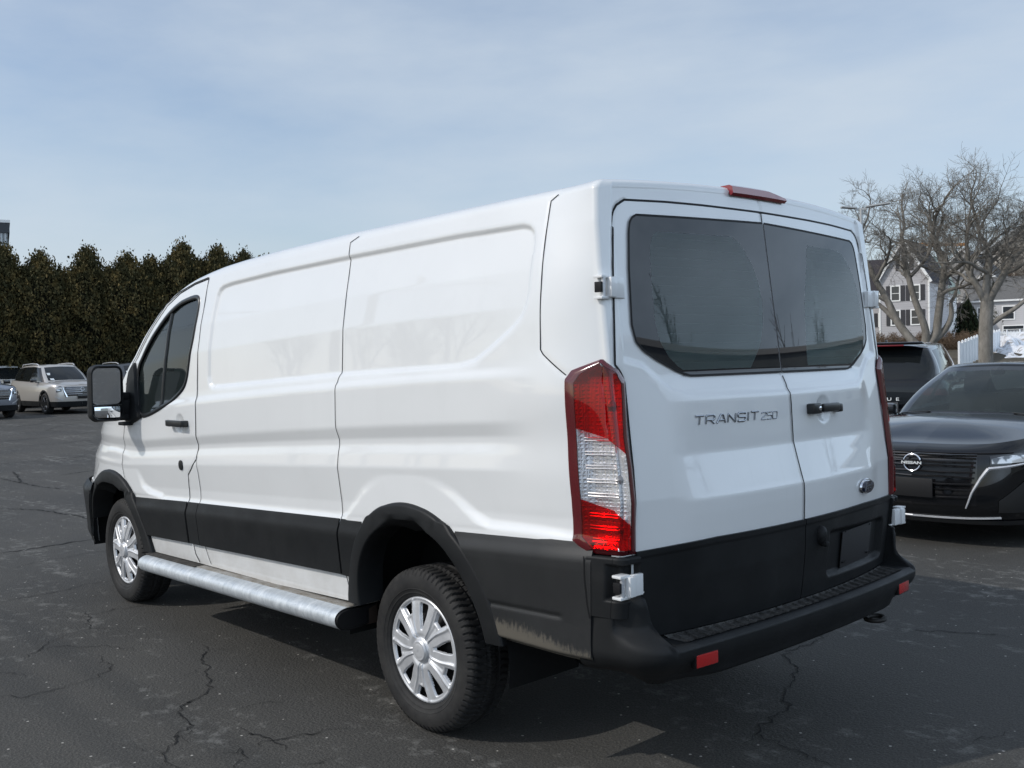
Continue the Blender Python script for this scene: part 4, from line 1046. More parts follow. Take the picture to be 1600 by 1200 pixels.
    ms=np.arange(A.shape[1]-1)/6.;fr=(np.arange(K)+.5)/K
    # glass masks
    rear0,rear1,side0,side1,pil,front0=P['gm']     # control units
    M_,Fr=np.meshgrid(ms,fr)
    rg=(M_<rear0)&(Fr>.12)&(Fr<.90);fg=(M_>=front0)&(Fr>.05)&(Fr<.93)
    sd=(M_>=side0)&(M_<side1)&(Fr>.10)&(Fr<.90)
    for p_ in pil:sd&=~(np.abs(M_-p_)<.12)
    gm=rg|fg|sd
    V=[];F=[];nn=0;GV=[];GF=[];gn=0;BV=[];BF=[];bn=0
    blk=(~gm)&(Fr<.93)&(M_>=side0-.3)&(M_<side1+.3)
    for sg in(1,-1):
        s_=np.array([1,sg,1])
        f=gridF(*A.shape[:2],flip=sg>0,mask=~gm&~blk);V.append((A*s_).reshape(-1,3));F.append(f+nn);nn+=A.shape[0]*A.shape[1]
        f=gridF(*Tt.shape[:2],flip=sg>0);V.append((Tt*s_).reshape(-1,3));F.append(f+nn);nn+=Tt.shape[0]*Tt.shape[1]
        f=gridF(*A.shape[:2],flip=sg>0,mask=blk);BV.append((A*s_).reshape(-1,3));BF.append(f+bn);bn+=A.shape[0]*A.shape[1]
        f=gridF(*A.shape[:2],flip=sg>0,mask=sd);VV,FF=compact((A*s_).reshape(-1,3),f);mesh('side_window',VV,FF,P.get('glass',DARKGLASS),R)
    Vc,Fc=compact(np.concatenate(V),np.concatenate(F));mesh('car_roof',Vc,Fc,paintm,R)
    Vc,Fc=compact(np.concatenate(BV),np.concatenate(BF));mesh('window_pillar',Vc,Fc,GRILLE if not P.get('pillpaint') else paintm,R)
    for nm,mk in(('windshield',fg),('rear_window',rg)):
        Vs=[];Fs=[];n_=0
        for sg in(1,-1):
            f=gridF(*A.shape[:2],flip=sg>0,mask=mk);Vs.append((A*np.array([1,sg,1])).reshape(-1,3));Fs.append(f+n_);n_+=A.shape[0]*A.shape[1]
        Vc,Fc=compact(np.concatenate(Vs),np.concatenate(Fs));mesh(nm,Vc,Fc,P.get('glass',DARKGLASS),R)
    # wheels
    def wheel(x,sg):
        W=empty('wheel',(x,sg*P['track'],wr),0 if sg>0 else math.pi,R)
        b=MB();t=[(wr*.66,.085),(wr*.70,.10),(wr*.82,.112),(wr*.93,.108),(wr*.985,.09),(wr,.06),(wr,-.06),(wr*.985,-.09),(wr*.9,-.11),(wr*.66,-.1)];b.lathe(t,'y',(0,0,0),40);b.build('tyre',RUBBER,W,True)
        b=MB();b.lathe([(wr*.68,.088),(wr*.64,.08),(wr*.62,.03),(.05,.02),(.0001,.02)],'y',(0,0,0),36);b.build('rim',RIMD,W,True)
        b=MB();b.lathe([(.0001,.085),(.05,.08),(.06,.06)],'y',(0,0,0),16);b.lathe([(wr*.62,.085),(wr*.67,.092),(wr*.675,.08)],'y',(0,0,0),36)
        for k in range(5):
            a=2*math.pi*k/5
            for da in(-.13,.13):b.tube([(.045*math.cos(a),.075,.045*math.sin(a)),(wr*.64*math.cos(a+da),.088,wr*.64*math.sin(a+da))],[.020,.013],6)
        b.build('wheel_spokes',ALLOY,W,True)
    for x in ax:
        for sg in(1,-1):wheel(x,sg)
    b=MB()
    for x in ax:
        for sg in(1,-1):
            a=np.linspace(-.35,np.pi+.35,22);b.grid(np.stack([np.stack([x+ar*np.cos(a),np.full(22,sg*y_),wr+ar*np.sin(a)],1) for y_ in(P['track']+.085,P['track']-.35)],0))
            b.add([(x+ar*math.cos(k),sg*(P['track']-.35),wr+ar*math.sin(k)) for k in a],[tuple(range(22))])
    b.box((0,0,.27),(P['deck'][1]-P['deck'][0]+.6,1.35,.10))
    b.build('underbody',DARK,R)
    for x in ax:
        for sg in(1,-1):
            b=MB();a=np.linspace(-.30,np.pi+.30,26);r0,r1=ar-.004,ar+(.055 if P.get('cladarch') else .012)
            yy=P['track']+.098
            for i in range(1):
                g=[]
                for r_,dy in((r0,-.03),(r0,.006),(r1,.008),(r1,-.01)):
                    # follow body side
                    g.append(np.stack([x+r_*np.cos(a),np.full(26,sg*(P['sidey']+dy)),wr+r_*np.sin(a)],1))
                b.grid(np.stack(g,0))
            b.build('wheel_arch',PLASTIC if P.get('cladarch') else paintm,R,True)
    # mirrors
    for sg in(1,-1):
        b=MB();mx,my,mz=P['mir'];b.box((mx,sg*my,mz),(.11,.20,.13),None,.035);b.box((mx+.02,sg*(my-.12),mz-.06),(.05,.12,.03),None,.01);b.build('door_mirror',GRILLE,R,True)
    if P.get('seats'):
        for sg in(1,-1):
            b=MB();b.box((-.10,sg*.38,.88),(.16,.48,.52),Matrix.Rotation(-.2,3,'Y'),.06);b.box((-.20,sg*.38,1.20),(.10,.26,.18),None,.05);b.box((.12,sg*.38,.62),(.5,.48,.15),None,.05);b.build('seat',FAB,R,True)
        MB().box((-.95,0,.85),(.16,1.2,.5),Matrix.Rotation(-.2,3,'Y'),.06).build('rear_seat',FAB,R,True)
        b=MB();b.box((.82,0,.86),(.5,1.3,.16),None,.05);b.build('dashboard',TRIM,R,True)
    return R,onG,G
# ---- sedan
def sedan_nets():
    xs=[-2.44,-2.41,-2.33,-2.12,-1.55,-.7,.3,1.2,1.72,2.02,2.22,2.36,2.435,2.46]
    ys=[0,.45,.72,.87,.915,.925,.925,.92,.90,.845,.74,.56,.30,0]
    def lev(z,wy,dx=None,dz=None):
        dx=dx or [0]*14;dz=dz or [0]*14
        return [(x+d,y*wy,z+e) for x,y,d,e in zip(xs,ys,dx,dz)]
    f=[0,0,0,0,0,0,0,0,0,.2,.4,.7,1,1]
    L_=[lev(.20,.95,[-.03*k for k in f]),lev(.30,.985,[.015*k for k in f]),lev(.45,1.,[.02*k for k in f]),lev(.60,1.,[0*k for k in f]),lev(.72,.995,[-.015*k for k in f],[.10,.1,.09,.08,.05,.02,.0,-.0,-.0,0,-.01,-.01,-.01,-.01]),
        lev(.86,.975,[-.045*k for k in f],[.16,.16,.14,.10,.05,.02,.0,-.02,-.05,-.07,-.08,-.085,-.09,-.09]),
        lev(.93,.935,[-.10*k for k in f],[.16,.16,.14,.12,.06,.03,.01,-.01,-.05,-.08,-.105,-.125,-.135,-.135]),
        lev(.955,.90,[-.16*k for k in f],[.15,.15,.135,.12,.06,.03,.01,.0,-.05,-.08,-.105,-.13,-.14,-.14])]
    return L_
SED=dict(levels=sedan_nets(),wr=.335,axles=(-1.34,1.485),deck=(-1.9,1.6),crown=.045,roofx=(-.5,.0),track=.80,sidey=.915,mir=(.62,.99,.98),seats=True,glass=CARGLASS,bulge=.05,n1=8,n2=8,hc=([-2.3,-1.9,1.2,1.5,1.8,2.05,2.3],[1.12,1.13,1.00,.985,.955,.915,.855]),
 gh_b=[(-1.85,0,1.10),(-1.83,.35,1.095),(-1.72,.58,1.08),(-1.45,.72,1.03),(-1.0,.79,.985),(-.3,.81,.965),(.4,.80,.955),(.82,.775,.95),(1.02,.68,.955),(1.14,.45,.965),(1.20,.2,.975),(1.22,0,.98)],
 gh_t=[(-1.02,0,1.385),(-1.0,.30,1.38),(-.95,.46,1.37),(-.85,.53,1.37),(-.6,.565,1.385),(-.2,.58,1.40),(.05,.575,1.395),(.17,.56,1.38),(.24,.49,1.385),(.29,.35,1.395),(.31,.15,1.402),(.32,0,1.405)],
 gm=(2.2,3,3.6,7.3,(5.3,),8.2))
BLACKP=paint('black_car_paint',(.0035,.004,.005),.0,.12)
SEDLOC=(.377-.0-.0,-4.317,0);HD=1.6415
c_,s_=math.cos(HD),math.sin(HD)
SX,SY=.36-2.46*c_,-4.33-2.46*s_
CARS,onG,GG=car('sedan_car','glossy black sedan parked nose out at the right edge beside the van','car',SED,(SX,SY,0),HD,BLACKP)
def npatch(name,l0,l1,m0,m1,off,m,R,nl=10,nm=20,sgs=(1,-1),fl=None,fm=None,onG=None):
    """patch in net coordinates; l0,l1 can be functions of u"""
    V=[];F=[];nn=0
    u=np.linspace(0,1,nm)[None,:];v=np.linspace(0,1,nl)[:,None]
    L0=l0(u) if callable(l0) else l0+0*u;L1=l1(u) if callable(l1) else l1+0*u
    l=L0*(1-v)+L1*v;mm=m0+(m1-m0)*u+0*v
    for sg in sgs:
        A=onG(l,mm,off,sg);V.append(A.reshape(-1,3));F.append(gridF(nl,nm,flip=sg>0)+nn);nn+=nl*nm
    return mesh(name,np.concatenate(V),np.concatenate(F),m,R)
def nline(b,pts,r,off,onG,sgs=(1,-1),n=6,flat=None):
    for sg in sgs:
        q=resample(pts,.05);A=onG(q[:,0],q[:,1],off,sg);b.tube([tuple(v) for v in A],r,n)
    return b
M0,M1=10.55,13
# grille opening
g=npatch('grille',lambda u:1.3-.1*u,lambda u:4.55+.15*u,11.35,13,.004,GRILLE,CARS,16,30,onG=onG)
b=MB()
for k in range(9):
    l=1.75+k*.34;m0=11.45-.012*k
    nline(b,[(l,m0),(l+(.05 if k%2 else -.05),12.3),(l,13)],.0085,.012,onG,n=5)
b.build('grille_bar',mat('grille_bar_black',(.012,.012,.013),.25,.3,1.),g,True)
b=MB();nline(b,[(4.78,10.2),(4.72,11.4),(4.70,12.3),(4.70,13)],.004,.006,onG,n=5);b.build('bonnet_gap',GAP,CARS,True)
# chrome V arms
for sg in(1,-1):
    b=MB();ln=[(1.15,11.62),(2.0,11.48),(2.8,11.25),(3.38,11.05)]
    q=resample(ln,.08);A=onG(q[:,0],q[:,1],.016,sg);b.tube([tuple(v) for v in A],np.linspace(.006,.015,len(A)),6)
    ln=[(3.38,11.05),(3.52,10.5),(3.72,9.9),(4.0,9.2)];q=resample(ln,.08);A=onG(q[:,0],q[:,1],.014,sg);b.tube([tuple(v) for v in A],np.linspace(.015,.005,len(A)),6)
    b.build('chrome_trim',SILVER,CARS,True)
    hl=npatch('headlight',lambda u:3.62+.25*(1-u),lambda u:4.35+.35*(1-np.abs(2*u-.7)**2*.45),9.1,11.0,.010,GRILLE,CARS,8,26,sgs=(sg,),onG=onG)
    npatch('lens',lambda u:3.95-.22*u,lambda u:4.02+.55*np.sin(.35+u*2.3)-.12*u,9.3,10.95,.018,HLIGHT,hl,6,18,sgs=(sg,),onG=onG)
    npatch('fog_vent',lambda u:.9+0*u,lambda u:1.6+1.2*(1-u),9.7,10.7,.006,mat('vent_black',(.01,.01,.01),.5),CARS,8,14,sgs=(sg,),onG=onG)
b=MB();nline(b,[(.55,10.6),(.45,11.6),(.42,12.4),(.42,13)],.009,.010,onG,n=5);b.build('lower_chrome_strip',SILVER,CARS,True)
npatch('lower_lip',lambda u:0+0*u,lambda u:.35+0*u,9.0,13,.012,TRIM,CARS,5,30,onG=onG)
# badge: ring with bar
def badge(R,p,size,word,tilt=0.,fwd=1,chrome=CHROME):
    E=empty('badge',p,0,R);E.rotation_euler=(math.pi/2-tilt,0,math.pi/2 if fwd>0 else -math.pi/2)
    b=MB();r=size/2
    for a0,a1 in((18,162),(198,342)):
        a=np.radians(np.linspace(a0,a1,24));b.tube([(r*math.cos(k),r*math.sin(k),0) for k in a],size*.055,8)
    b.build('badge_ring',chrome,E,True)
    if word:
        V,F=textpts(word,.02);V=V*np.array([size*1.18,size*.17,.008])+np.array([-size*.59,-size*.085,.004]);V[:,2]+=size*.05;mesh('badge_lettering',V,F,PLATEW,E,False)
    return E
pb=onG(3.62,13.,.03,1);badge(CARS,tuple(np.array(pb).ravel()[:3]),.135,'NISSAN',.05)
pp=onG(2.15,13.,.03,1);b=MB();b.box(tuple(np.array(pp).ravel()[:3]),(.012,.34,.15),None,.003);b.build('plate_mount',mat('plate_black',(.010,.010,.011),.5),CARS,True)
for sg in(1,-1):
    b=MB();b.tube([(1.16,.55*sg,.992),(1.03,.10*sg,1.02)],.006,6);b.tube([(1.20,.60*sg,.985),(1.16,.55*sg,.992)],.008,6);b.build('wiper',TRIM,CARS,True)
b=MB();b.box((.36,0,1.352),(.06,.12,.06),None,.015);b.build('camera_housing',TRIM,CARS,True)
# ---- crossover
def suv_nets(Ln=2.32,front_z=1.0):
    xs=[-2.30,-2.28,-2.22,-2.02,-1.5,-.7,.2,1.1,1.65,1.95,2.14,2.24,2.30,2.32]
    ys=[0,.45,.74,.88,.915,.92,.92,.915,.90,.855,.76,.58,.30,0]
    def lev(z,wy,dx=None,dz=None):
        dx=dx or [0]*14;dz=dz or [0]*14
        return [(x+d,y*wy,z+e) for x,y,d,e in zip(xs,ys,dx,dz)]
    f=[-.3,-.3,-.2,0,0,0,0,0,0,.2,.4,.7,1,1]
    return [lev(.26,.95,[-.05*k for k in f]),lev(.42,.99,[0*k for k in f]),lev(.60,1.,[.01*k for k in f]),lev(.76,1.,[.0*k for k in f],[.04,.04,.04,.02,0,0,0,0,0,0,0,0,0,0]),
      lev(.90,.99,[-.02*k for k in f],[.05,.05,.05,.04,.02,.0,0,0,0,0,0,0,0,0]),lev(1.0,.965,[-.06*k for k in f],[.08,.08,.08,.07,.05,.03,.01,.0,-.02,-.03,-.04,-.05,-.05,-.05]),
      lev(1.06,.92,[-.13*k for k in f],[.08,.08,.08,.07,.05,.03,.01,.0,-.03,-.05,-.07,-.09,-.10,-.10]),lev(1.075,.885,[-.20*k for k in f],[.08,.08,.08,.07,.05,.03,.01,.0,-.03,-.05,-.07,-.09,-.10,-.10])]
SUV=dict(levels=suv_nets(),wr=.355,axles=(-1.36,1.345),deck=(-1.7,1.5),crown=.05,roofx=(-1.3,.0),track=.79,sidey=.912,mir=(.68,1.0,1.14),cladarch=True,bulge=.04,n1=6,n2=6,hc=([-2.2,-1.7,1.2,1.5,1.8,2.05,2.3],[1.16,1.17,1.13,1.125,1.10,1.06,1.02]),
 gh_b=[(-2.17,0,1.13),(-2.15,.40,1.13),(-2.07,.66,1.13),(-1.85,.77,1.13),(-1.3,.81,1.115),(-.4,.82,1.095),(.35,.81,1.08),(.85,.785,1.07),(1.02,.69,1.075),(1.14,.45,1.085),(1.2,.2,1.09),(1.22,0,1.095)],
 gh_t=[(-1.80,0,1.62),(-1.79,.36,1.615),(-1.74,.54,1.60),(-1.6,.60,1.60),(-1.1,.63,1.635),(-.4,.64,1.65),(.0,.63,1.64),(.16,.61,1.62),(.24,.54,1.62),(.30,.38,1.635),(.33,.15,1.645),(.34,0,1.65)],
 gm=(2.3,3,3.0,7.3,(4.05,5.45),8.2),pillpaint=False)
def suv(name,label,loc,rz,pm,group,plate=True,front=True,rails=True,cat='car'):
    R,og,G=car(name,label,cat,SUV,loc,rz,pm,group=group)
    if rails:
        for sg in(1,-1):
            b=MB();b.tube([(-1.55,.60*sg,1.63),(-1.45,.605*sg,1.685),(-.6,.625*sg,1.715),(-.05,.61*sg,1.70),(.10,.60*sg,1.655)],.018,6);b.build('roof_rail',SILVER,R,True)
    npatch('lower_cladding',lambda u:0+0*u,lambda u:1.05+0*u,0,13,.012,PLASTIC,R,6,80,onG=og)
    if front:
        g=npatch('grille',lambda u:2.1+.0*u,lambda u:4.45+.0*u,11.1,13,.012,GRILLE,R,10,20,onG=og)
        b=MB()
        for k in range(5):
            l=2.45+k*.42;nline(b,[(l,11.15+.05*k),(l,13)],.013,.022,og,n=5)
        b.build('grille_bar',CHROME,g,True)
        for sg in(1,-1):
            b=MB();q=resample([(1.9,11.35),(3.2,11.05),(4.5,10.8)],.1);A=og(q[:,0],q[:,1],.02,sg);b.tube([tuple(v) for v in A],np.linspace(.035,.016,len(A)),6);b.build('grille_surround',CHROME,R,True)
            npatch('running_light',lambda u:4.35+.0*u,lambda u:4.75+.0*u,9.6,10.8,.012,HLIGHT,R,4,14,sgs=(sg,),onG=og)
            npatch('headlight',lambda u:2.9+.2*u,lambda u:3.75+.0*u,9.9,10.75,.012,GRILLE,R,5,12,sgs=(sg,),onG=og)
            npatch('lens',lambda u:3.15+.1*u,lambda u:3.65+.0*u,9.95,10.6,.016,HLIGHT,R,5,12,sgs=(sg,),onG=og)
            npatch('bumper_accent',lambda u:1.25+.7*(1-u),lambda u:1.45+.7*(1-u),9.7,10.9,.022,SILVER if pm.name!='x' else pm,R,4,14,sgs=(sg,),onG=og)
        p_=np.array(og(3.45,13.,.035,1)).ravel();badge(R,tuple(p_),.12,'NISSAN',0)
        p_=np.array(og(1.9,13.,.04,1)).ravel();b=MB();b.box(tuple(p_),(.012,.34,.13),None,.003);b.build('plate_mount',GRILLE,R,True)
        for c,d in(((1.03,-.48,1.17),(.16,.10)),((.76,-.46,1.35),(.22,.13))):MB().box(c,(.004,*d),Matrix.Rotation(-.95,3,'Y')).build('window_sticker',PLATEW,R)
    return R,og
SILV=paint('champagne_paint',(.60,.565,.52),.5,.30);GREYP=paint('grey_car_paint',(.25,.265,.30),.6,.30);DKP=paint('dark_slate_paint',(.05,.055,.06),.5,.3);WHP=paint('pearl_white_paint',(.62,.62,.60),.1,.3)
GRPL='new crossovers lined up in front of the hedge'
suv('crossover_car','champagne crossover, middle of the front row before the dark hedge',(33.25,-8.18,0),math.radians(182),SILV,GRPL)
suv('crossover_car','slate grey crossover cut off by the left frame edge, nearest in its row',(32.3,-5.1,0),math.radians(183.5),GREYP,GRPL)
suv('crossover_car','dark crossover half hidden between the van mirror and the van windshield',(34.2,-11.3,0),math.radians(180),DKP,GRPL)
suv('crossover_car','white roofed crossover in the back row behind the slate grey one',(40.2,-8.35,0),math.radians(181),WHP,GRPL)
suv('crossover_car','silver railed crossover in the back row right behind the champagne one',(40.2,-10.75,0),math.radians(181),GREYP,GRPL)
suv('crossover_car','grey crossover in the back row behind the van mirror',(40.6,-13.3,0),math.radians(181),GREYP,GRPL)
# black crossover seen from behind, between the van and the sedan
RG,og=suv('crossover_car','black crossover seen from behind between the van and the black sedan',(4.24,-12.05,0),math.radians(-71),BLACKP,None,front=False,rails=False)
for sg in(1,-1):
    npatch('tail_lamp',lambda u:3.9+.0*u,lambda u:4.75-.35*u,1.35,3.0,.012,TAILR,RG,6,20,sgs=(sg,),onG=og)
p_=np.array(og(4.3,0,.02,1)).ravel()
V,F=textpts('R  O  G  U  E',.015);V=V*np.array([.52,.045,.008])+np.array([-.26,0,0])
V2=np.stack([np.full(len(V),p_[0]-.004)-V[:,2],-V[:,0],V[:,1]+.86],1);mesh('lettering',V2,F,PLATEW,RG,False)
bd=badge(RG,(p_[0]-.01,0,.985),.11,None,0,fwd=-1)
b=MB();b.box((p_[0]-.012,0,.76),(.02,.50,.16),None,.01);b.build('plate_recess',mat('recess_grey',(.06,.06,.065),.5),RG,True)
b=MB();b.box((-1.90,0,1.665),(.34,1.10,.03),Matrix.Rotation(.05,3,'Y'),.012);b.build('roof_spoiler',BLACKP,RG,True)
b=MB();b.box((-2.075,0,1.640),(.012,.60,.022),None,.004);b.build('brake_lamp',TAILR,RG,True)
b=MB();b.box((-1.62,0,1.70),(.10,.03,.05),None,.012);b.build('roof_antenna',TRIM,RG,True)
b=MB();b.tube([(-2.16,-.05,1.17),(-2.10,.28,1.22)],.008,6);b.build('wiper',TRIM,RG,True)
# ---------------------------------------------------------------- surroundings
CX,CY=-3.38,3.47
def pol(az,d,z=0.):
    """bearing right of the lens axis in degrees, distance in metres"""
    a=math.radians(-42.363-az);return (CX+d*math.cos(a),CY+d*math.sin(a),z)
# ground
def f_asph(nt,b):
    tc=N(nt,'ShaderNodeTexCoord');o=tc.outputs['Object']
    fine=noise(nt,120,4,.8);v=N(nt,'ShaderNodeTexVoronoi');v.inputs['Scale'].default_value=70;L(nt,o,v.inputs['Vector'])
    big=noise(nt,.55,6,.6);c=ramp(nt,big,[(.30,(.052,.050,.046)),(.70,(.086,.083,.076))])
    c=mix(nt,.85,c,ramp(nt,fine,[(.30,(.04,)*3),(.54,(.5,)*3),(.70,(1.,.98,.94))]),'OVERLAY')
    # pale worn streaks
    st=noise(nt,1.1,8,.72,sx=(.35,1.6,1));st2=noise(nt,9,5,.75)
    m=N(nt,'ShaderNodeMath',operation='MULTIPLY');L(nt,st,m.inputs[0]);L(nt,st2,m.inputs[1])
    f=ramp(nt,m.outputs[0],[(.285,(0,0,0)),(.40,(.75,.75,.75))]);c=mix(nt,f,c,(.21,.205,.19))
    # bright grit
    v2=N(nt,'ShaderNodeTexVoronoi');v2.inputs['Scale'].default_value=21;L(nt,o,v2.inputs['Vector'])
    g=ramp(nt,v2.outputs['Distance'],[(.0,(1,1,1)),(.09,(1,1,1)),(.14,(0,0,0))]);sel=N(nt,'ShaderNodeMath',operation='GREATER_THAN');sep=N(nt,'ShaderNodeSeparateColor');L(nt,v2.outputs['Color'],sep.inputs[0]);L(nt,sep.outputs[0],sel.inputs[0]);sel.inputs[1].default_value=.86
    mm=N(nt,'ShaderNodeMath',operation='MULTIPLY');L(nt,g,mm.inputs[0]);L(nt,sel.outputs[0],mm.inputs[1]);c=mix(nt,mm.outputs[0],c,(.46,.44,.40))
    L(nt,c,b.inputs['Base Color'])
    L(nt,ramp(nt,big,[(.3,(.72,)*3),(.7,(.9,)*3)]),b.inputs['Roughness'])
    p=bump(nt,b,v.outputs['Distance'],.5,.006);p=bump(nt,b,fine,.7,.005,p);bump(nt,b,big,.4,.05,p)
ASPH=mat('asphalt',(.04,.04,.042),.85,0,0,.35,.03,f_asph)
g=MB();n=40
A=np.array([[(x,y,0) for y in np.linspace(-60,60,3)] for x in np.linspace(-60,60,3)])
LOT=mesh('parking_lot',[(-700,-700,0),(700,-700,0),(700,700,0),(-700,700,0)],[(0,1,2,3)],ASPH,None,False);tag(LOT,kind='structure')
CR=mat('crack_fill',(.006,.006,.006),.95)
CRL=[[(1.94, 1.02), (1.81, 1.05), (1.73, 1.16), (1.55, 1.21), (1.32, 1.29), (1.12, 1.41), (1.08, 1.51), (0.97, 1.6), (0.87, 1.63), (0.78, 1.62), (0.72, 1.71), (0.67, 1.76), (0.57, 1.84), (0.49, 1.87), (0.39, 1.87)], [(0.39, 1.68), (0.38, 1.61), (0.3, 1.64), (0.22, 1.69)], [(0.04, 1.51), (0.01, 1.45), (0.02, 1.37)], [(3.92, 1.56), (3.96, 1.4), (3.95, 1.19), (4.05, 0.99), (4.03, 0.76)], [(0.59, 1.49), (0.41, 1.47), (0.24, 1.46)], [(0.36, 1.55), (0.38, 1.48), (0.32, 1.32), (0.26, 1.13)], [(0.85, 1.36), (0.83, 1.27), (0.77, 1.19)], [(-0.46, -1.61), (-0.52, -1.28), (-0.5, -1.05), (-0.68, -0.89), (-0.77, -0.7), (-0.81, -0.54), (-0.95, -0.4), (-0.99, -0.12), (-1.04, -0.02), (-1.1, 0.02), (-1.24, 0.03), (-1.42, 0.07)], [(-0.41, -1.02), (-0.5, -1.05)], [(-0.73, -1.89), (-0.85, -1.97), (-1.06, -2.1), (-1.24, -2.16)], [(-1.69, -0.54), (-1.71, -0.61), (-1.75, -0.74)], [(14.5, -1.28), (14.46, -2.18), (14.7, -2.8)], [(8.81, 0.25), (8.34, -0.02), (7.55, -0.17), (6.98, -0.17)], [(5.87, 1.04), (5.88, 0.67), (5.94, 0.2)], [(13.0, -1.06), (12.16, -0.89), (11.25, -0.69)], [(19.95, -2.74), (20.81, -5.09)], [(12.12, -0.64), (10.67, -0.72), (10.02, -0.84)]]
b=MB();r_=random.Random(3)
def crack(pl,w):
    q=resample(pl,.035);q=[np.array(p)+np.array([r_.gauss(0,.013),r_.gauss(0,.013)]) for p in q]
    V=[];F=[]
    for i,p in enumerate(q):
        t=q[min(i+1,len(q)-1)]-q[max(i-1,0)];t=t/(np.linalg.norm(t)+1e-9);n_=np.array([-t[1],t[0]]);ww=w*(.35+.9*r_.random())*min(1,.3+min(i,len(q)-1-i)/8)
        V+=[(*(p+n_*ww),.004),(*(p-n_*ww),.004)]
        if i:F.append((2*i-2,2*i-1,2*i+1,2*i))
    b.add(V,F)
for k,pl in enumerate(CRL):
    crack(pl,.0042 if k<11 else .014)
    if k in(0,7):
        for _ in range(7):
            i=r_.randrange(1,len(pl)-1);p=np.array(pl[i]);a=r_.random()*6.28;q=[p];
            for s in range(r_.randrange(2,5)):a+=r_.gauss(0,.5);q.append(q[-1]+.06*np.array([math.cos(a),math.sin(a)]))
            crack(q,.002)
for _ in range(9):
    p=np.array([r_.uniform(.5,5.5),r_.uniform(1.2,-.2)+1.2]);a=r_.random()*6.28;q=[p]
    for s in range(r_.randrange(4,10)):a+=r_.gauss(0,.45);q.append(q[-1]+.13*np.array([math.cos(a),math.sin(a)]))
    crack(q,.0028)
for _ in range(30):
    p=np.array([r_.uniform(6,34),r_.uniform(-22,1)]);a=r_.choice([0,1.57])+r_.gauss(0,.4);q=[p]
    for s in range(r_.randrange(6,18)):a+=r_.gauss(0,.35);q.append(q[-1]+.45*np.array([math.cos(a),math.sin(a)]))
    crack(q,.012)
b.build('asphalt_crack',CR,LOT)
# hillside on the right
def hgt(d,az):
    h=np.interp(d,[0,70,100,130,165,200,260,340,520],[0,0,1.1,1.9,3.3,5.2,10,17,20]);return h*np.interp(az,[2,9,16,60,75],[0,.4,1,1,0])
azs=np.linspace(2,75,60);ds=np.concatenate([np.linspace(64,200,40),np.linspace(210,520,20)])
def f_hill(nt,b):
    c=ramp(nt,noise(nt,.25,6,.7),[(.35,(.055,.045,.032)),(.6,(.10,.085,.06))]);L(nt,c,b.inputs['Base Color']);bump(nt,b,noise(nt,1.5,5),.6,.3)
H_=np.array([[pol(a,d,float(hgt(d,a))-.03) for d in ds] for a in azs]);o=gridmesh('hillside',H_,mat('winter_ground',(.08,.07,.05),.95,0,0,.2,.03,f_hill));tag(o,kind='structure')
# snow bank
rs=np.random.default_rng(5)
def f_snow(nt,b):
    L(nt,ramp(nt,noise(nt,1.2,6,.7),[(.38,(.36,.33,.30)),(.5,(.78,.80,.84))]),b.inputs['Base Color']);bump(nt,b,noise(nt,2.5,6,.7),.7,.15)
A=[];
for i,a in enumerate(np.linspace(26.15,34,60)):
    row=[]
    for j,d in enumerate(np.linspace(88,165,60)):
        h=float(hgt(d,a));e=math.sin(math.pi*min(1,j/59))**.5
        hh=.55+.45*math.sin(i*.7+j*.21)+.35*math.sin(i*.31-j*.5)+rs.normal()*.10
        row.append(pol(a+.35*math.sin(j*.4),d,h-.10+max(0,hh)*.9*min(1,j/6)*min(1,(59-j)/6)*min(1,i/3)))
    A.append(row)
o=gridmesh('snow_bank',np.array(A),mat('old_snow',(.75,.77,.8),.7,0,0,.3,.03,f_snow));tag(o,kind='stuff',label='patchy white snow bank on the slope behind the diagonal fence')
# ---- houses
def f_side(col):
    def f(nt,b):
        tc=N(nt,'ShaderNodeTexCoord');w=N(nt,'ShaderNodeTexWave',wave_type='BANDS',bands_direction='Z',wave_profile='SAW');w.inputs['Scale'].default_value=1.2;L(nt,tc.outputs['Object'],w.inputs['Vector'])
        L(nt,mix(nt,ramp(nt,w.outputs['Fac'],[(0,(0,0,0)),(.9,(.12,.12,.12)),(1,(1,1,1))]),col,tuple(c*.55 for c in col)),b.inputs['Base Color']);bump(nt,b,w.outputs['Fac'],.5,.03)
    return f
def siding(name,col):return mat(name,col,.6,0,0,.4,.03,f_side(col))
def f_roof(c0,c1):
    def f(nt,b):L(nt,ramp(nt,noise(nt,6,5,.8),[(.3,c0),(.7,c1)]),b.inputs['Base Color'])
    return f
ROOFD=mat('dark_shingle',(.05,.045,.05),.9,0,0,.2,.03,f_roof((.035,.032,.036),(.065,.06,.065)))
ROOFG=mat('grey_shingle',(.15,.15,.15),.9,0,0,.2,.03,f_roof((.10,.10,.10),(.17,.165,.16)))
ROOFGR=mat('weathered_green_roof',(.25,.3,.26),.9,0,0,.2,.03,f_roof((.20,.25,.21),(.42,.46,.42)))
WTRIM=mat('white_trim',(.78,.78,.76),.5);PANE=mat('window_pane_dark',(.03,.035,.04),.08,0,.6);SHUT=mat('dark_shutter',(.03,.03,.035),.6)
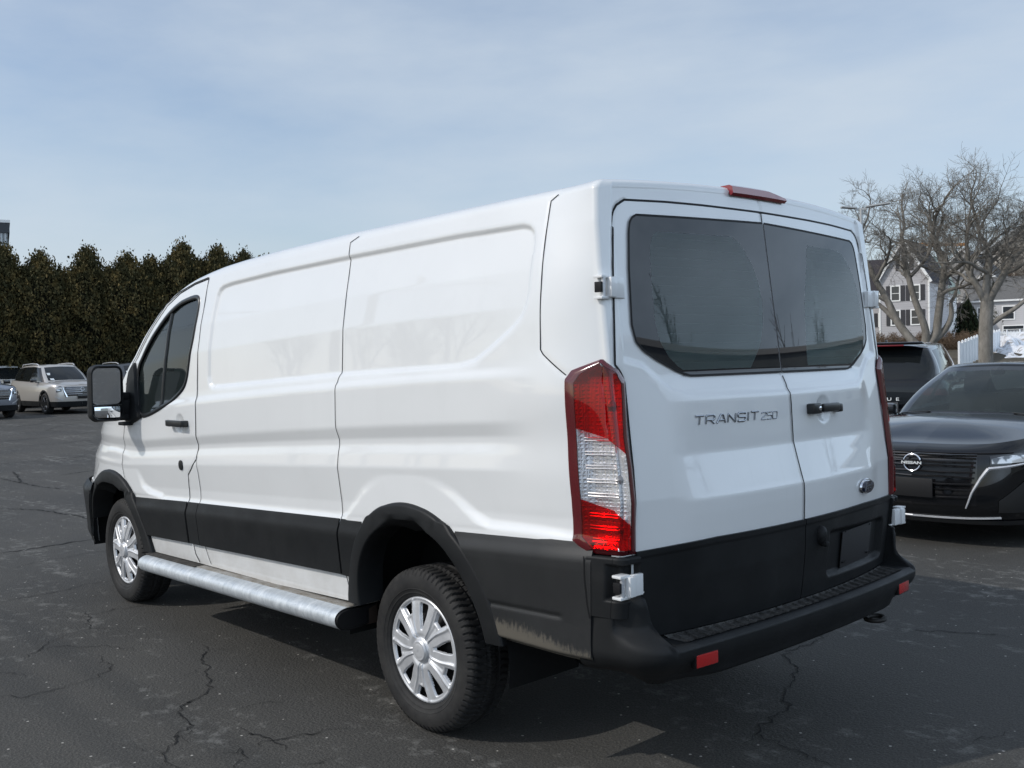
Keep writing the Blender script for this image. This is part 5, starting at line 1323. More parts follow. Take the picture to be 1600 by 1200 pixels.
def house(label,az,d,z,rz,w,dp,hw,hr,wallm,roofm,wins=(),gable_x=True,shut=False,eave=.35,extra=None):
    """w along local x, dp along local y, front faces local -y; ridge along x unless gable_x (then gable end is the front)"""
    R=empty('house',pol(az,d,z),math.radians(-42.363-az-90+rz)+math.pi*0);tag(R,label,'house')
    b=MB();b.box((0,0,hw/2),(w,dp,hw))
    if gable_x:
        for y in(-dp/2,dp/2):b.add([(-w/2,y,hw),(w/2,y,hw),(0,y,hw+hr)],[(0,1,2)])
    else:
        for x in(-w/2,w/2):b.add([(x,-dp/2,hw),(x,dp/2,hw),(x,0,hw+hr)],[(0,1,2)])
    b.build('wall',wallm,R)
    b=MB();th=.18
    if gable_x:
        s=hr/(w/2)
        for sg in(1,-1):
            V=[(0,-dp/2-eave,hw+hr+.02),(0,dp/2+eave,hw+hr+.02),(sg*(w/2+eave),dp/2+eave,hw-eave*s+.02),(sg*(w/2+eave),-dp/2-eave,hw-eave*s+.02)]
            V+=[(x,y,z_+th) for x,y,z_ in V];b.add(V,[(0,1,2,3),(4,5,6,7),(0,1,5,4),(1,2,6,5),(2,3,7,6),(3,0,4,7)])
    else:
        s=hr/(dp/2)
        for sg in(1,-1):
            V=[(-w/2-eave,0,hw+hr+.02),(w/2+eave,0,hw+hr+.02),(w/2+eave,sg*(dp/2+eave),hw-eave*s+.02),(-w/2-eave,sg*(dp/2+eave),hw-eave*s+.02)]
            V+=[(x,y,z_+th) for x,y,z_ in V];b.add(V,[(0,1,2,3),(4,5,6,7),(0,1,5,4),(1,2,6,5),(2,3,7,6),(3,0,4,7)])
    b.build('roof',roofm,R)
    b=MB()
    if gable_x:
        L_=math.hypot(w/2+eave,(w/2+eave)*hr/(w/2));an=math.atan2(hr,w/2)
        for sg in(1,-1):b.box((sg*(w/4+eave/2),-dp/2-eave-.04,hw+hr/2-eave*hr/w+.05),(L_,.08,.28),Matrix.Rotation(sg*an,3,'Y'))
    else:b.box((0,-dp/2-eave-.05,hw-eave*hr/(dp/2)+.1),(w+2*eave,.09,.22))
    for sg in(1,-1):b.box((sg*w/2,-dp/2-.03,hw/2),(.18,.08,hw))
    b.build('trim_board',WTRIM,R)
    for q in wins:
        x,zc,ww,hh=q[:4];side=q[4] if len(q)>4 else 0
        def tf(px,py,pz):  # px along wall
            return (px,-dp/2-py,pz) if side==0 else (side*(w/2+py),px,pz)
        def bx(b,px,py,pz,sx,sy,sz):
            c=tf(px,py,pz);b.box(c,(sx,sy,sz) if side==0 else (sy,sx,sz))
        f=MB();bx(f,x,.04,zc+hh/2+.07,ww+.28,.09,.14);bx(f,x,.04,zc-hh/2-.07,ww+.28,.11,.14);bx(f,x-ww/2-.07,.04,zc,.14,.09,hh);bx(f,x+ww/2+.07,.04,zc,.14,.09,hh);bx(f,x,.03,zc,ww,.05,.06)
        W=f.build('window',WTRIM,R);p=MB();bx(p,x,.015,zc,ww,.02,hh);p.build('window_pane',PANE,W)
        if shut:
            for sg in(1,-1):s_=MB();bx(s_,x+sg*(ww/2+.38),.05,zc,.42,.06,hh+.2);s_.build('shutter',SHUT,W)
    if extra:extra(R,w,dp,hw,hr)
    return R
LAV=siding('grey_siding',(.46,.45,.46));WHS=siding('white_siding',(.82,.82,.81));GRS=siding('mid_grey_siding',(.36,.35,.34));BEI=siding('beige_siding',(.52,.47,.40));LGS=siding('light_grey_siding',(.52,.51,.51))
def chim(x,y,z,h):
    def f(R,w,dp,hw,hr):MB().box((x,y,z),(.7,.7,h)).build('chimney',mat('chimney_brick',(.22,.12,.09),.9),R)
    return f
# grey house, dark roof, behind the left tree
house('grey shuttered house with a dark roof behind the forked bare tree',22.2,122,2.0,-14,5.2,9,7.3,4.2,LAV,ROOFD,[(-.9,3.0,.8,1.5),(1.2,3.0,.8,1.5),(-.9,5.7,.8,1.5),(1.2,5.7,.8,1.5),(.1,8.9,.7,1.2)],True,True)
house('long dark roofed wing left of the grey shuttered house, beside the van hinge',20.6,128,2.0,-8,8.5,7,6.0,4.2,LAV,ROOFD,[(-2,3,.8,1.4),(.5,3,.8,1.4),(2.6,3,.8,1.4)],False,True)
house('white gabled house with a weathered green roof between the two bare trees',22.75,140,2.6,-30,5.6,5,6.4,4.4,WHS,ROOFGR,[(-1.6,2.6,.9,1.6),(1.4,2.6,.9,1.6),(-1.6,5.4,.9,1.4),(1.4,5.4,.9,1.4)],True)
def porch(R,w,dp,hw,hr):
    P=empty('porch',(0,0,0),0,R);y0=-dp/2
    b=MB();b.box((-1.2,y0-1.1,.9),(3.4,2.2,.16));b.box((-1.2,y0-1.1,.4),(3.2,2.0,.8))
    for k in range(6):b.box((1.0+k*.33,y0-1.2,.80-k*.15),(.34,1.4,.12))
    b.build('porch_deck',WTRIM,P)
    for x in(-2.8,-1.3,.4):MB().box((x,y0-2.05,2.4),(.18,.18,3.0)).build('porch_post',WTRIM,P)
    b=MB()
    b.box((-1.2,y0-2.08,1.85),(3.4,.07,.08));b.box((-1.2,y0-2.08,1.1),(3.4,.06,.07))
    for k in range(20):b.box((-2.8+k*.165,y0-2.08,1.47),(.05,.04,.75))
    for dy in(-1.9,-.5):b.tube([(.45,y0+dy,1.85),(2.9,y0+dy,.75)],.05,5)
    b.build('porch_railing',WTRIM,P)
    b=MB();V=[(-3.3,y0-2.5,3.85),(1.0,y0-2.5,3.85),(.4,y0,4.7),(-2.7,y0,4.7)];V+=[(x,y,z-.2) for x,y,z in V];b.add(V,[(0,1,2,3),(4,5,6,7),(0,1,5,4),(1,2,6,5),(2,3,7,6),(3,0,4,7)]);b.build('porch_roof',ROOFD,P)
    b=MB();b.box((-1.2,y0-.04,2.1),(1.0,.08,2.1));b.build('door',SHUT,R)
    b=MB();xg=3.4;b.add([(xg-2.2,y0-.9,hw+.2),(xg+2.2,y0-.9,hw+.2),(xg,y0-.9,hw+2.2),(xg-2.2,y0+3,hw+.2),(xg+2.2,y0+3,hw+.2),(xg,y0+3,hw+2.2)],[(0,1,2),(0,2,5,3),(1,2,5,4)]);b.box((xg,y0-.35,hw/2+.1),(4.0,1.0,hw+.2));b.build('gabled_bay',GRS,R)
    b=MB()
    for sg in(1,-1):b.box((xg+sg*1.1,y0-.98,hw+1.25),(3.1,.10,.26),Matrix.Rotation(sg*.74,3,'Y'))
    b.build('bay_trim',WTRIM,R)
house('grey house with a white porch and railing behind the picket fence',24.95,160,3.3,-14,11.5,9,6.6,5.6,GRS,ROOFG,[(-3.6,2.3,.9,1.5),(-1.2,5.2,.9,1.5),(-3.0,5.2,.9,1.5),(3.1,5.0,.9,1.5),(3.1,2.2,.9,1.5)],True,extra=porch)
house('low light grey house with square white framed windows at the right frame edge',27.05,150,2.9,-12,11,8,4.9,3.0,LGS,ROOFG,[(-3.2,3.1,1.2,1.5),(-.1,3.1,1.3,1.6),(3.4,3.1,1.2,1.6),(-2.6,.9,1.1,.8),(.5,.9,2.4,.9)],False)
house('tall beige house with a pale roof high up at the right frame edge',27.3,215,9.0,8,20,12,8.6,7.2,BEI,ROOFG,[(-5,3,1.2,1.6),(0,3,1.2,1.6),(-5,6,1.2,1.6),(0,6,1.2,1.6),(5,3,1.2,1.6)],True)
# white building slice left, under the hinge
# ---- fences
def fence(label,pts,h,panel=2.4,cat='fence',gap=False):
    R=empty('fence',pts[0]);tag(R,label,cat,None);o=np.array(pts[0]);b=MB();pst=MB();cap=MB()
    P=resample(pts,panel)-o
    for i in range(len(P)-1):
        a,c=P[i],P[i+1];d=c-a;l=np.linalg.norm(d[:2]);an=math.atan2(d[1],d[0]);M=Matrix.Rotation(an,3,'Z')
        mid=(a+c)/2
        if gap:
            k=int(l/.16)
            for j in range(k):
                q=a+d*(j+.5)/k;b.box((q[0],q[1],q[2]+h*.48),(.09,.03,h*.9),M)
            b.box((mid[0],mid[1],mid[2]+h*.75),(l,.05,.09),M);b.box((mid[0],mid[1],mid[2]+h*.25),(l,.05,.09),M)
        else:b.box((mid[0],mid[1],mid[2]+h*.5),(l,.05,h*.94),M);b.box((mid[0],mid[1],mid[2]+h*.95),(l,.09,.10),M)
    b.build('fence_panel',WVIN,R)
    for i in range(len(P)):
        a=P[i];q=MB();q.box((a[0],a[1],a[2]+h*.50),(.13,.13,h*1.02));q.lathe([(.10,h*1.01),(.09,h*1.04),(.0001,h*1.08)],'z',tuple(a),4);q.build('fence_post',WVIN,R)
    return R
WVIN=mat('white_vinyl',(.74,.76,.78),.45,0,0,.4)
def gp(az,d,dz=0):return pol(az,d,float(hgt(d,az))+dz)
fence('white vinyl fence running diagonally up the slope behind the right tree trunk',[gp(24.35,72,.0),gp(25.2,84,.1),gp(26.25,103,.1)],1.8)
fence('white panel fence below the porch of the grey house',[gp(23.2,142,.1),gp(24.4,146,.1),gp(25.6,150,.1)],1.9)
fence('low white picket fence in front of the light grey house',[gp(26.0,138,.1),gp(27.2,138,.1),gp(28.6,138,.1)],1.3,gap=True)
# ---- trees without leaves
BARK=mat('grey_bark',(.12,.105,.09),.95,0,0,.2,.03,lambda nt,b:(L(nt,ramp(nt,noise(nt,3,6,.75,sx=(1,1,.35)),[(.3,(.13,.118,.10)),(.7,(.31,.29,.26))]),b.inputs['Base Color']),bump(nt,b,noise(nt,9,5,.7,sx=(1,1,.3)),.8,.04))[0])
BARK2=mat('brown_twig_bark',(.12,.09,.07),.95,0,0,.2)
def grow(seed,stems,levels,tip=.007,n0=8,spread=.75,kids=(6,7,6),lenf=.62,up=.12,wob=.16):
    R=random.Random(seed);V=[];F=[]
    def tube(pts,rs,n):
        base=len(V);m=len(pts);u=None
        for i,p in enumerate(pts):
            t=(pts[min(i+1,m-1)]-pts[max(i-1,0)]).normalized()
            if u is None:u=Vector((1,0,0)) if abs(t.x)<.8 else Vector((0,1,0))
            a=t.cross(u).normalized();c=a.cross(t).normalized();u=c
            for k in range(n):
                th=2*math.pi*k/n;V.append(p+(a*math.cos(th)+c*math.sin(th))*rs[i])
        for i in range(m-1):
            for k in range(n):k2=(k+1)%n;F.append((base+i*n+k,base+i*n+k2,base+(i+1)*n+k2,base+(i+1)*n+k))
    def br(p,d,ln,r,dep,r1=None):
        seg=6 if dep>=2 else (4 if dep==1 else 2);pts=[p.copy()];rs=[r];re=r1 if r1 else max(tip*.7,r*.42)
        q=p.copy();dd=d.normalized()
        for i in range(seg):
            dd=(dd+Vector((R.gauss(0,wob),R.gauss(0,wob),R.gauss(0,wob)+up*(.5 if dep<2 else 1)))).normalized()
            q=q+dd*(ln/seg);pts.append(q.copy());rs.append(r+(re-r)*(i+1)/seg)
        tube(pts,rs,n0 if dep>=levels-1 else (5 if dep>=2 else 3))
        if dep<=0:return
        k=kids[min(len(kids)-1,levels-dep)]
        for j in range(k):
            f=.30+.70*(j+R.random()*.8)/k;f=min(f,1.);x=f*seg;i=min(seg-1,int(x));pp=pts[i].lerp(pts[i+1],x-i);rr=rs[i]+(rs[i+1]-rs[i])*(x-i)
            t=(pts[i+1]-pts[i]).normalized();ax=t.orthogonal().normalized();ax.rotate(Matrix.Rotation(R.random()*6.283,3,t))
            an=spread*(.55+.7*R.random());nd=t*math.cos(an)+ax*math.sin(an)
            br(pp,nd,ln*lenf*(1.1-.45*f)*(.75+.5*R.random()),max(tip,rr*(.50+.2*R.random())),dep-1)
        br(pts[-1],dd,ln*lenf*.9,max(tip,re*.95),dep-1)
    for st in stems:
        p,pl,r0,r1,dep=st
        pts=[Vector(q) for q in chaikin(pl,2)];m=len(pts);rs=[r0+(r1-r0)*i/(m-1) for i in range(m)];tube(pts,rs,12)
        for (pos,dirv,ln,r) in p:br(Vector(pos),Vector(dirv),ln,r,dep)
    return np.array([tuple(v) for v in V]),np.array(F)
def tree_obj(name,label,cat,V,F,loc,group=None,m=None,rz=0,sc=1.):
    R=empty(name,loc,rz);R.scale=(sc,)*3 if not hasattr(sc,'__len__') else sc;tag(R,label,cat,group);mesh('trunk_and_branches',V,F,m or BARK,R);return R
# local frames: x to the right as seen from the lot, y away, z up
def ang(az):return math.radians(-42.363-az-90)
# forked tree: stems leave near 1.8 m
lim=[]
def s_(p,pl,r0,r1,dep):lim.append((p,pl,r0,r1,dep))
s_([],[(0,0,-.1),(0,0,1.0),(.05,0,1.75)],.40,.37,0)
s_([((-3.5,.3,5.6),(-.9,.1,.45),2.3,.07),((-2.9,.3,5.0),(-.6,-.3,.7),2.0,.07),((-2.2,.3,4.4),(-.8,.4,.35),2.0,.06)],[(-1.1,.1,3.1),(-1.7,.2,3.9),(-2.6,.3,4.7),(-3.5,.3,5.6)],.13,.07,3)
s_([((-2.3,.2,6.2),(-.55,.1,.8),2.6,.11),((-1.5,.1,4.2),(-.9,.2,.35),2.6,.11),((-2.0,.1,5.2),(.3,-.4,.8),2.6,.10),((-2.15,.2,5.8),(-.9,.5,.25),2.5,.09)],[(0,0,1.5),(-.55,.0,2.2),(-1.1,.1,3.1),(-1.5,.1,4.3),(-2.0,.1,5.3),(-2.3,.2,6.2)],.22,.10,3)
s_([((-.75,-.3,6.3),(-.12,.1,1),2.6,.12),((-.35,-.2,4.2),(-.75,-.2,.7),2.6,.11),((-.5,-.3,5.4),(.5,.3,.8),2.4,.10)],[(.05,0,1.7),(.15,-.1,2.5),(-.1,-.2,3.4),(-.4,-.2,4.4),(-.75,-.3,6.3)],.19,.11,3)
s_([((.9,.1,6.3),(-.05,0,1),2.8,.15),((.85,.1,5.2),(.65,.2,.75),2.8,.13),((.75,0,4.4),(.8,-.3,.55),2.5,.10),((.95,.1,5.8),(-.55,.3,.8),2.4,.11)],[(.05,0,1.7),(.55,.1,2.3),(.62,.1,3.2),(.75,.1,4.4),(.95,.1,6.3)],.22,.13,3)
s_([((1.15,.2,4.0),(.5,.2,.9),2.2,.08)],[(.05,0,1.7),(.8,.2,2.4),(1.2,.3,3.2),(1.15,.2,4.0)],.19,.08,2)
lim=[(a,b_,c,d_,e+1 if a else e) for a,b_,c,d_,e in lim];V,F=grow(11,lim,4,.0055,8,.86,(5,5,5,5),.66,.05,.20)
tree_obj('bare_tree','large bare tree with many stems forking low behind the black crossover','tree',V,F,pol(22.6,52),'leafless trees behind the lot',rz=ang(22.6),sc=(1.08,1.08,.94))
lim=[];s_([],[(0,0,-.1),(-.05,0,1.5),(0,0,3.2),(.05,0,3.9)],.33,.27,0)
s_([((-.75,0,5.4),(-.4,.2,.9),2.6,.12),((-.45,0,4.8),(-.9,.3,.45),2.4,.09),((-.6,0,5.0),(.1,-.6,.8),2.3,.09)],[(.02,0,3.7),(-.2,0,4.3),(-.75,0,5.4)],.19,.12,3)
s_([((.15,0,6.0),(.05,.1,1),2.8,.13),((.1,0,5.2),(-.5,-.3,.8),2.4,.10),((.12,0,5.6),(.5,.5,.8),2.4,.10)],[(.03,0,3.8),(.0,0,4.6),(.15,0,6.0)],.2,.13,3)
s_([((1.1,0,5.9),(.5,.1,.9),2.8,.13),((.8,0,5.2),(.9,-.3,.5),2.6,.10),((.6,0,5.0),(.1,.6,.9),2.2,.08)],[(.06,0,3.8),(.4,0,4.5),(1.1,0,5.9)],.19,.13,3)
s_([((1.9,.1,4.2),(.8,.1,.65),2.2,.08)],[(.1,0,2.7),(.6,0,3.1),(1.2,0,3.5),(1.9,.1,4.2)],.13,.08,2)
lim=[(a,b_,c,d_,e+1 if a else e) for a,b_,c,d_,e in lim];V2,F2=grow(23,lim,4,.0055,8,.86,(5,5,5,5),.66,.05,.20)
tree_obj('bare_tree','bare tree with one straight grey trunk beside the snow at the right','tree',V2,F2,pol(25.65,50),'leafless trees behind the lot',rz=ang(25.65),sc=(1,1,.94))
# tree at the far right edge whose twigs enter the frame
tree_obj('bare_tree','bare tree reaching in from beyond the right frame edge','tree',V2,F2,pol(29.6,58),'leafless trees behind the lot',rz=ang(29)+2.1,sc=1.02)
# far wood on the hill: one mass
simple=[([((0,0,2.5),(.1,0,1),3.2,.12),((0,0,2.0),(-.6,.2,.9),2.8,.09),((0,0,2.2),(.6,-.2,.9),2.8,.09)],[(0,0,0),(0,0,2.5)],.18,.12,2)]
wv=[grow(40+i,simple,2,.022,5,.7,(6,6),.62,.12,.15) for i in range(4)]
VV=[];FF=[];n_=0;rw=random.Random(9)
for k in range(250):
    az=rw.uniform(17.5,33) if k<190 else rw.uniform(3,17.5);d=rw.uniform(178,330);v,f=wv[k%4];s=rw.uniform(1.25,2.0)*(d/250)**.3;a=rw.random()*6.28
    M=np.array([[math.cos(a),-math.sin(a),0],[math.sin(a),math.cos(a),0],[0,0,1]])*s
    q=v@M.T+np.array(pol(az,d,float(hgt(d,az))-.3));VV.append(q);FF.append(f+n_);n_+=len(v)
o=mesh('hillside_wood',np.concatenate(VV),np.concatenate(FF),BARK2);tag(o,'brown leafless wood covering the hill behind the houses','wood',kind='stuff')
# ---- evergreens
def f_leaf(c0,c1,c2):
    def f(nt,b):
        oi=N(nt,'ShaderNodeObjectInfo');n=noise(nt,2.4,2,.6);c=ramp(nt,n,[(.34,c0),(.50,c1),(.66,c2)]);L(nt,c,b.inputs['Base Color'])
    return f
ARB=mat('arborvitae_foliage',(.05,.05,.02),.8,0,0,.2,.03,f_leaf((.030,.030,.012),(.062,.055,.022),(.15,.11,.04)))
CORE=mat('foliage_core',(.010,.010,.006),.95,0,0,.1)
EVG=mat('spruce_foliage',(.02,.03,.012),.85,0,0,.2,.03,f_leaf((.012,.018,.008),(.022,.032,.014),(.045,.05,.02)))
def crown(H,Rm,n,seed,taper=.9,size=.10,z0=.35):
    r=np.random.default_rng(seed)
    ph=r.uniform(0,6.28,8);am=r.uniform(.05,.16,8)
    def rad(z,th):
        f=z/H;base=Rm*np.where(f<.55,.86+.14*np.sin(f*np.pi/.55*.5),np.maximum(1-((f-.55)/.45)**1.9,0)**.78)
        w=1+sum(am[k]*np.sin((k+1)*th+ph[k]+f*(6+k*2.5)) for k in range(8))*.75
        return base*w
    # many upright tufts
    nt_=n//28;tz=H*r.random(nt_)**.85;tth=r.uniform(0,6.283,nt_);tr=rad(tz,tth)*np.where(r.random(nt_)<.75,r.uniform(.85,1.08,nt_),r.uniform(.4,.85,nt_))
    C=np.stack([tr*np.cos(tth),tr*np.sin(tth),tz+z0],1)
    # keep some gaps
    keep=r.random(nt_)<np.where(tz/H<.05,.5,1.);C=C[keep];nt_=len(C)
    k=28;off=r.normal(0,1,(nt_,k,3))*np.array([.13,.13,.26]);P=(C[:,None]+off).reshape(-1,3)
    m=len(P);u=r.normal(0,1,(m,3))*np.array([1,1,.5]);u/=np.linalg.norm(u,axis=1,keepdims=True);w=np.cross(u,r.normal(0,1,(m,3)));w/=np.linalg.norm(w,axis=1,keepdims=True)
    up=w*.5+np.array([0,0,.9]);s=size*r.uniform(.5,1.3,(m,1))
    V=np.stack([P-u*s*.45,P+u*s*.45,P+u*s*.25+up*s,P-u*s*.25+up*s],1).reshape(-1,3);F=np.arange(m*4).reshape(m,4)
    # core
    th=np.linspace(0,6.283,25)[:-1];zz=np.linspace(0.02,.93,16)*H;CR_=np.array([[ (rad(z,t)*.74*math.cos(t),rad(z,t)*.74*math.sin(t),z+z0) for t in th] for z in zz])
    return V,F,CR_
crs=[crown(6.9,1.0+.09*i,30000,60+i,size=.085) for i in range(4)]
cm=[]
for V,F,CR_ in crs:
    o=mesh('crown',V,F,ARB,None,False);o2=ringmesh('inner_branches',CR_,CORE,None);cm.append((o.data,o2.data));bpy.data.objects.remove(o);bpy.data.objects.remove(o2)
tb=MB();tb.tube([(0,0,0),(0,0,1.2),(0,0,3)],[.16,.13,.1],8);to=tb.build('trunk',BARK,None);tm=to.data;bpy.data.objects.remove(to)
def _h(px,y,d):return (math.degrees(math.atan((px-800)/1546.)),d,1.6+(574-y)/1546.*d)
HT=[_h(*q) for q in((12,383,46),(43,416,48),(72,391,46),(107,418,48),(143,383,46),(176,412,47.5),(206,391,46),(241,397,46.5),(264,404,48),(291,372,46),(319,400,48),(345,379,46),(386,386,46.5),(418,397,47),(452,405,46.5))]
NV=len(HT)
HT+=[_h(*q) for q in((-30,384,46),(-70,396,47),(-112,386,46),(-155,392,46.5),(492,400,47),(530,398,46),(568,402,47))]
ORD='first second third fourth fifth sixth seventh eighth ninth tenth eleventh twelfth thirteenth fourteenth fifteenth sixteenth seventeenth eighteenth'.split()
HL=['leftmost visible','second from the left','third from the left','fourth from the left','fifth from the left']
for k,(az,d,h) in enumerate(HT):
    me=cm[k%4];s=h/7.55*.895
    R=empty('arborvitae_tree',pol(az,d),k*1.7);R.scale=(1.,1.,s)
    px=800+1546*math.tan(math.radians(az))
    where='over the back row of crossovers' if -27<az<-22 else('at the left frame edge' if az<=-27 else 'close to the van windshield')
    tag(R,'dark columnar evergreen, %s crown from the left in the tall hedge'%ORD[k] if k<NV else('hedge evergreen outside the picture, past its left edge' if k<NV+4 else 'hedge evergreen at the far end, hidden behind the van'),'tree','columnar evergreens forming the hedge')
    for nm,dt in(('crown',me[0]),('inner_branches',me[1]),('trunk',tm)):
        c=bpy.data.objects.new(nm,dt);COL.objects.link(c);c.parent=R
def conifer(label,az,d,H,Rr,seed,z,name='evergreen_tree',cat='tree'):
    V,F,CR_=crown(H,Rr,int(9000*H/5),seed,size=.16,z0=.1)
    f=np.clip(1-V[:,2]/(H*1.05),.06,1)**.55;V=V.copy();V[:,0]*=f;V[:,1]*=f
    fc=np.clip(1-CR_[...,2]/(H*1.05),.06,1)**.55;CR_=CR_.copy();CR_[...,0]*=fc;CR_[...,1]*=fc
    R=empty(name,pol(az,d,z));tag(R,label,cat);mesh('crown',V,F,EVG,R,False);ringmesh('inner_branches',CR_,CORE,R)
    b=MB();b.tube([(0,0,-.3),(0,0,H*.6)],[.15,.05],6);b.build('trunk',BARK,R)
conifer('tall dark conical evergreen beside the porch of the grey house',24.75,132,5.6,1.7,81,1.9)
conifer('dark evergreen right behind the straight grey tree trunk',26.0,148,7.6,2.2,82,2.2)
conifer('small pointed evergreen shrub at the foot of the forked tree',23.15,120,2.7,.75,83,1.5,'evergreen_shrub','shrub')
# brown hedge / brush line
r=np.random.default_rng(77);m=26000
def brush(label,az0,az1,d,h,n,seed,m_):
    r=np.random.default_rng(seed);a=r.uniform(az0,az1,n);dd=d+r.normal(0,1.2,n);base=np.array([pol(x,y,float(hgt(y,x))) for x,y in zip(a,dd)]);hh=h*(.6+.5*np.sin(a*9)*.4+.4*r.random(n))
    P=base+np.stack([r.normal(0,.2,n),r.normal(0,.2,n),hh*r.random(n)],1);u=r.normal(0,1,(n,3));u/=np.linalg.norm(u,axis=1,keepdims=True);w=np.cross(u,r.normal(0,1,(n,3)));w/=np.linalg.norm(w,axis=1,keepdims=True)
    s=.26;V=np.stack([P-w*.012,P+w*.012,P+u*s+w*.012,P+u*s-w*.012],1).reshape(-1,3);o=mesh('brush',V,np.arange(4*n).reshape(n,4),m_,None,False);tag(o,label,'brush',kind='stuff')
brush('low brown leafless brush in front of the houses',20.0,25.6,112,1.7,26000,5,mat('dry_brush',(.13,.09,.06),.95,0,0,.2))
# ---- light pole
LP=empty('light_pole',pol(19.55,44));tag(LP,'slim grey parking lot lamp with two flat heads behind the van roof corner','light pole')
PG=mat('pole_grey',(.42,.43,.43),.45,.2)
b=MB();b.tube([(0,0,0),(0,0,7.45)],[.085,.06],12);b.lathe([(.2,0),(.2,.04),(.10,.06)],'z',(0,0,0),16);b.build('pole',PG,LP,True)
d_=Vector((math.cos(math.radians(-42.363-19.55-90)),math.sin(math.radians(-42.363-19.55-90)),0))
for sg,l in((1,.95),(-1,.62)):
    M=Matrix.Rotation(math.atan2(d_.y,d_.x)+(0 if sg>0 else .25),3,'Z');b=MB();c=d_*sg*(.18+l/2);b.box((c.x,c.y,7.52+(.05 if sg>0 else .02)),(l,.34,.07),M@Matrix.Rotation(-.10*sg,3,'Y'),.02);b.box((d_.x*sg*.12,d_.y*sg*.12,7.44),(.26,.08,.09),M,.01);b.build('lamp_head',PG,LP)
# ---- orange boom far off
BM=empty('boom_crane',pol(23.4,152,2.8));tag(BM,'long orange boom sticking up level behind the bare trees','crane');BM.rotation_euler=(0,0,ang(23.4))
b=MB();b.box((0,0,13.3),(7.2,.35,.42),Matrix.Rotation(.065,3,'Y'),.02);b.build('boom',mat('orange_paint',(.62,.27,.06),.5),BM)
b=MB();b.box((.9,0,6.5),(.30,.30,13.2));b.box((.9,0,.5),(1.6,1.6,1.0),None,.1);b.build('mast',mat('mast_grey',(.20,.19,.18),.7),BM)
# ---- tall building at the far left
def f_rib(nt,b):
    tc=N(nt,'ShaderNodeTexCoord');w=N(nt,'ShaderNodeTexWave',wave_type='BANDS',bands_direction='X');w.inputs['Scale'].default_value=1.1;L(nt,tc.outputs['Object'],w.inputs['Vector']);c=ramp(nt,w.outputs['Fac'],[(.2,(.22,.24,.25)),(.8,(.50,.52,.53))]);L(nt,c,b.inputs['Base Color']);bump(nt,b,w.outputs['Fac'],.6,.1)
TB=empty('tower_building',pol(-32.0,95));tag(TB,'tall pale ribbed building with a dark parapet above the hedge at the left frame edge','building');TB.rotation_euler=(0,0,math.radians(-42.363+27.4-90))
b=MB();b.box((0,0,6.2),(17.2,12,12.4));b.build('wall',mat('ribbed_cladding',(.42,.43,.44),.6,0,0,.4,.03,f_rib),TB)
b=MB();b.box((0,0,12.75),(17.5,12.3,.8));b.build('parapet',mat('parapet_dark',(.035,.04,.045),.6),TB)
b=MB();b.box((0,0,13.25),(17.6,12.4,.22));b.build('coping',WTRIM,TB)
# ---- things behind the photographer, seen in the van windows
DB=empty('dealership_building',(-35,-35,0),math.radians(15));tag(DB,'long pale flat roofed building mirrored in the rear windows of the van','building')
b=MB();b.box((0,0,4.2),(10,90,8.4));b.build('wall',mat('pale_panel_wall',(.30,.33,.33),.6,0,0,.4,.03,lambda nt,b_:L(nt,ramp(nt,noise(nt,.4,4),[(.3,(.26,.29,.29)),(.7,(.34,.37,.36))]),b_.inputs['Base Color'])),DB)
b=MB();b.box((0,0,8.55),(10.4,90.4,.3));b.build('roof_edge',WTRIM,DB)
for k in range(9):
    b=MB();b.box((5.02,-30+k*7.4,2.2),(.06,3.2,3.0));b.build('window',PANE,DB)
suv('crossover_car','white crossover parked behind the photographer, mirrored in the van',(-22,-18,0),math.radians(60),WHP,'cars mirrored in the van')
suv('crossover_car','dark crossover parked behind the photographer, mirrored in the van',(-24.5,-14,0),math.radians(60),DKP,'cars mirrored in the van')
for k,(x,y,s) in enumerate(((-36,-62,1.9),(-50,-40,2.2),(-52,-18,1.9),(-30,-66,1.8),(29,24,1.2),(38,26,1.1),(47,36,1.25),(34,34,1.1),(56,32,1.2),(24,31,1.0),(62,46,1.3),(66,38,1.2))):
    tree_obj('bare_tree','bare tree outside the picture, mirrored in the van','tree',*( wv[k%4]),(x,y,0),'leafless trees outside the picture',rz=k*1.3,sc=s)
UP=empty('utility_pole',(19,12.5,0));tag(UP,'wooden utility pole outside the picture, mirrored in the white van side','utility pole')
WOOD=mat('weathered_wood',(.10,.08,.06),.9)
b=MB();b.tube([(0,0,0),(0,0,10.5)],[.17,.12],10);b.build('pole',WOOD,UP,True)
b=MB();b.box((0,0,9.6),(2.4,.12,.14));b.box((0,0,8.6),(1.8,.12,.14));b.build('crossarm',WOOD,UP)
for dx,zz_ in((-1.1,9.7),(0,10.4),(1.1,9.7),(-.8,8.7),(.8,8.7)):
    b=MB();b.tube([(dx+x,0,zz_-1.0+1.0*((x)/40)**2*1.2) if False else (x,dx,zz_-.9*(1-((abs(x)-0)/45)**2) if True else 0) for x in np.linspace(-45,45,24)],.02,4);b.build('cable',SEAL,UP)
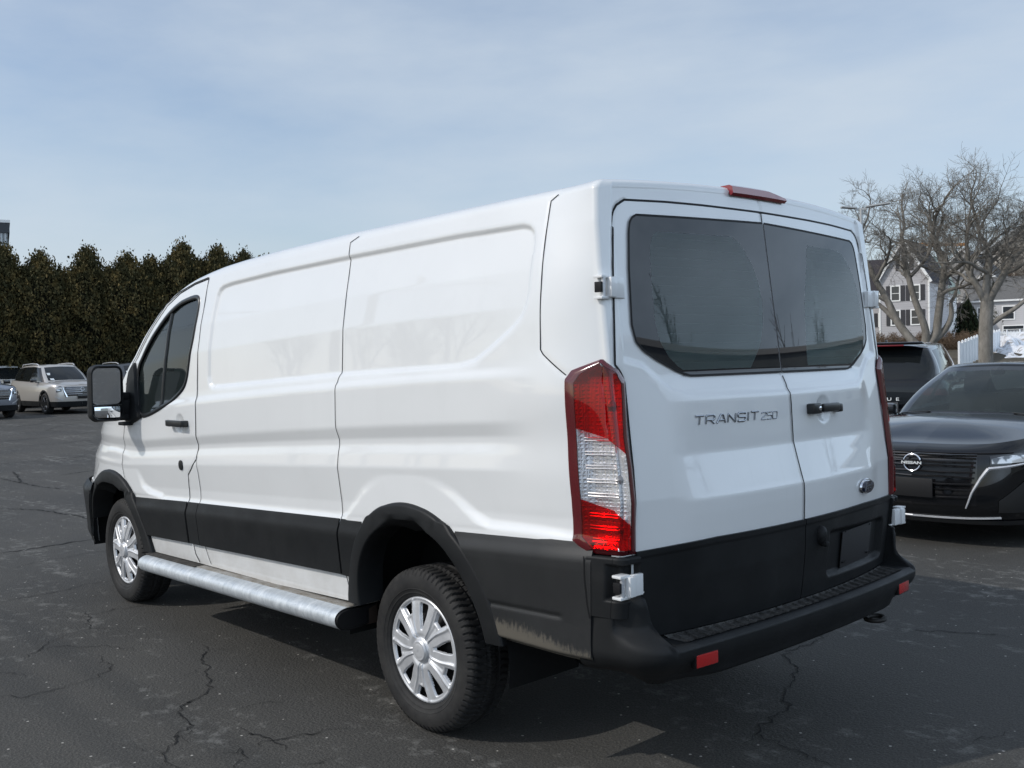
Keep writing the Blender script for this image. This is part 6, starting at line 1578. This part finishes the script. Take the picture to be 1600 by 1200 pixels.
# ---------------------------------------------------------------- sky, sun, camera
w=bpy.data.worlds.new('World');SC.world=w;w.use_nodes=True;nt=w.node_tree;bg=nt.nodes['Background']
sk=N(nt,'ShaderNodeTexSky',sky_type='NISHITA');sk.sun_disc=False;sk.sun_elevation=math.radians(39.6);sk.sun_rotation=math.radians(24.4);sk.air_density=1.0;sk.dust_density=1.6;sk.ozone_density=2.0
tc=N(nt,'ShaderNodeTexCoord')
mp=N(nt,'ShaderNodeMapping');mp.inputs['Scale'].default_value=(1.0,1.6,4.5);mp.inputs['Rotation'].default_value=(0,.12,.5);L(nt,tc.outputs['Generated'],mp.inputs[0])
n1=N(nt,'ShaderNodeTexNoise');n1.inputs['Scale'].default_value=1.5;n1.inputs['Detail'].default_value=7;n1.inputs['Roughness'].default_value=.55;L(nt,mp.outputs[0],n1.inputs['Vector'])
cl=ramp(nt,n1.outputs['Fac'],[(.34,(.22,)*3),(.70,(.80,)*3)])
CLOUDC=(4.1,4.65,5.25)
sky=mix(nt,cl,sk.outputs[0],CLOUDC)
# added bright low sky band behind the photographer, lifts the shaded rear doors
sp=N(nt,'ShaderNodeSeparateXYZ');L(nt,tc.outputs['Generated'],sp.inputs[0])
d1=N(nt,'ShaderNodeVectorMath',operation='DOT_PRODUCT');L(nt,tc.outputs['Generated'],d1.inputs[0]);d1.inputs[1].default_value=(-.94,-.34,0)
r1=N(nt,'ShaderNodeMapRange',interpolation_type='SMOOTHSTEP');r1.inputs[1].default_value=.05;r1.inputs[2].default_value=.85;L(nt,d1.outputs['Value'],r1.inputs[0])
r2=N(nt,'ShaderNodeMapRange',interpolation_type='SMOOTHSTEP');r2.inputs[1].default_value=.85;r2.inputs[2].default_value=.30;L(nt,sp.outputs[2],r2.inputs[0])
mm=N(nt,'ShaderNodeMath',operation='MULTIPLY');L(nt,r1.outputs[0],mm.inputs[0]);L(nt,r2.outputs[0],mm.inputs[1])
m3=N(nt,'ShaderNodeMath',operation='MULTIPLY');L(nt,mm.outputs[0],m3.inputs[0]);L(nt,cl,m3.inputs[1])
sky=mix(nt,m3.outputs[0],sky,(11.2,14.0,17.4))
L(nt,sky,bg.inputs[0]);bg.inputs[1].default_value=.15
sd=Vector((.5,1.1,1.0)).normalized()
sl=bpy.data.lights.new('sun','SUN');sl.energy=2.15;sl.angle=math.radians(.53);sl.color=(1,.965,.91);so=bpy.data.objects.new('sun',sl);COL.objects.link(so);so.rotation_euler=sd.to_track_quat('Z','Y').to_euler()
cam=bpy.data.cameras.new('camera');co=bpy.data.objects.new('camera',cam);COL.objects.link(co)
cam.sensor_width=36;cam.lens=1545.79/1600*36;cam.clip_start=.05;cam.clip_end=3000
def rotc(rx,ry,rz):
    return Matrix.Rotation(rz,3,'Z')@Matrix.Rotation(rx,3,'X')@Matrix.Rotation(ry,3,'Y')
Rm=rotc(-.0273561,.0216309,-2.310171)
M=Matrix((Rm.col[0],Rm.col[2],-Rm.col[1])).transposed().to_4x4();M.translation=Vector((-3.379944,3.468406,1.595348));co.matrix_world=M
SC.camera=co
SC.render.resolution_x=1024;SC.render.resolution_y=768
SC.view_settings.view_transform='Standard';SC.view_settings.look='None';SC.view_settings.exposure=EXPO;SC.view_settings.gamma=1
SC.render.engine='CYCLES';SC.cycles.transparent_max_bounces=16;SC.cycles.max_bounces=10
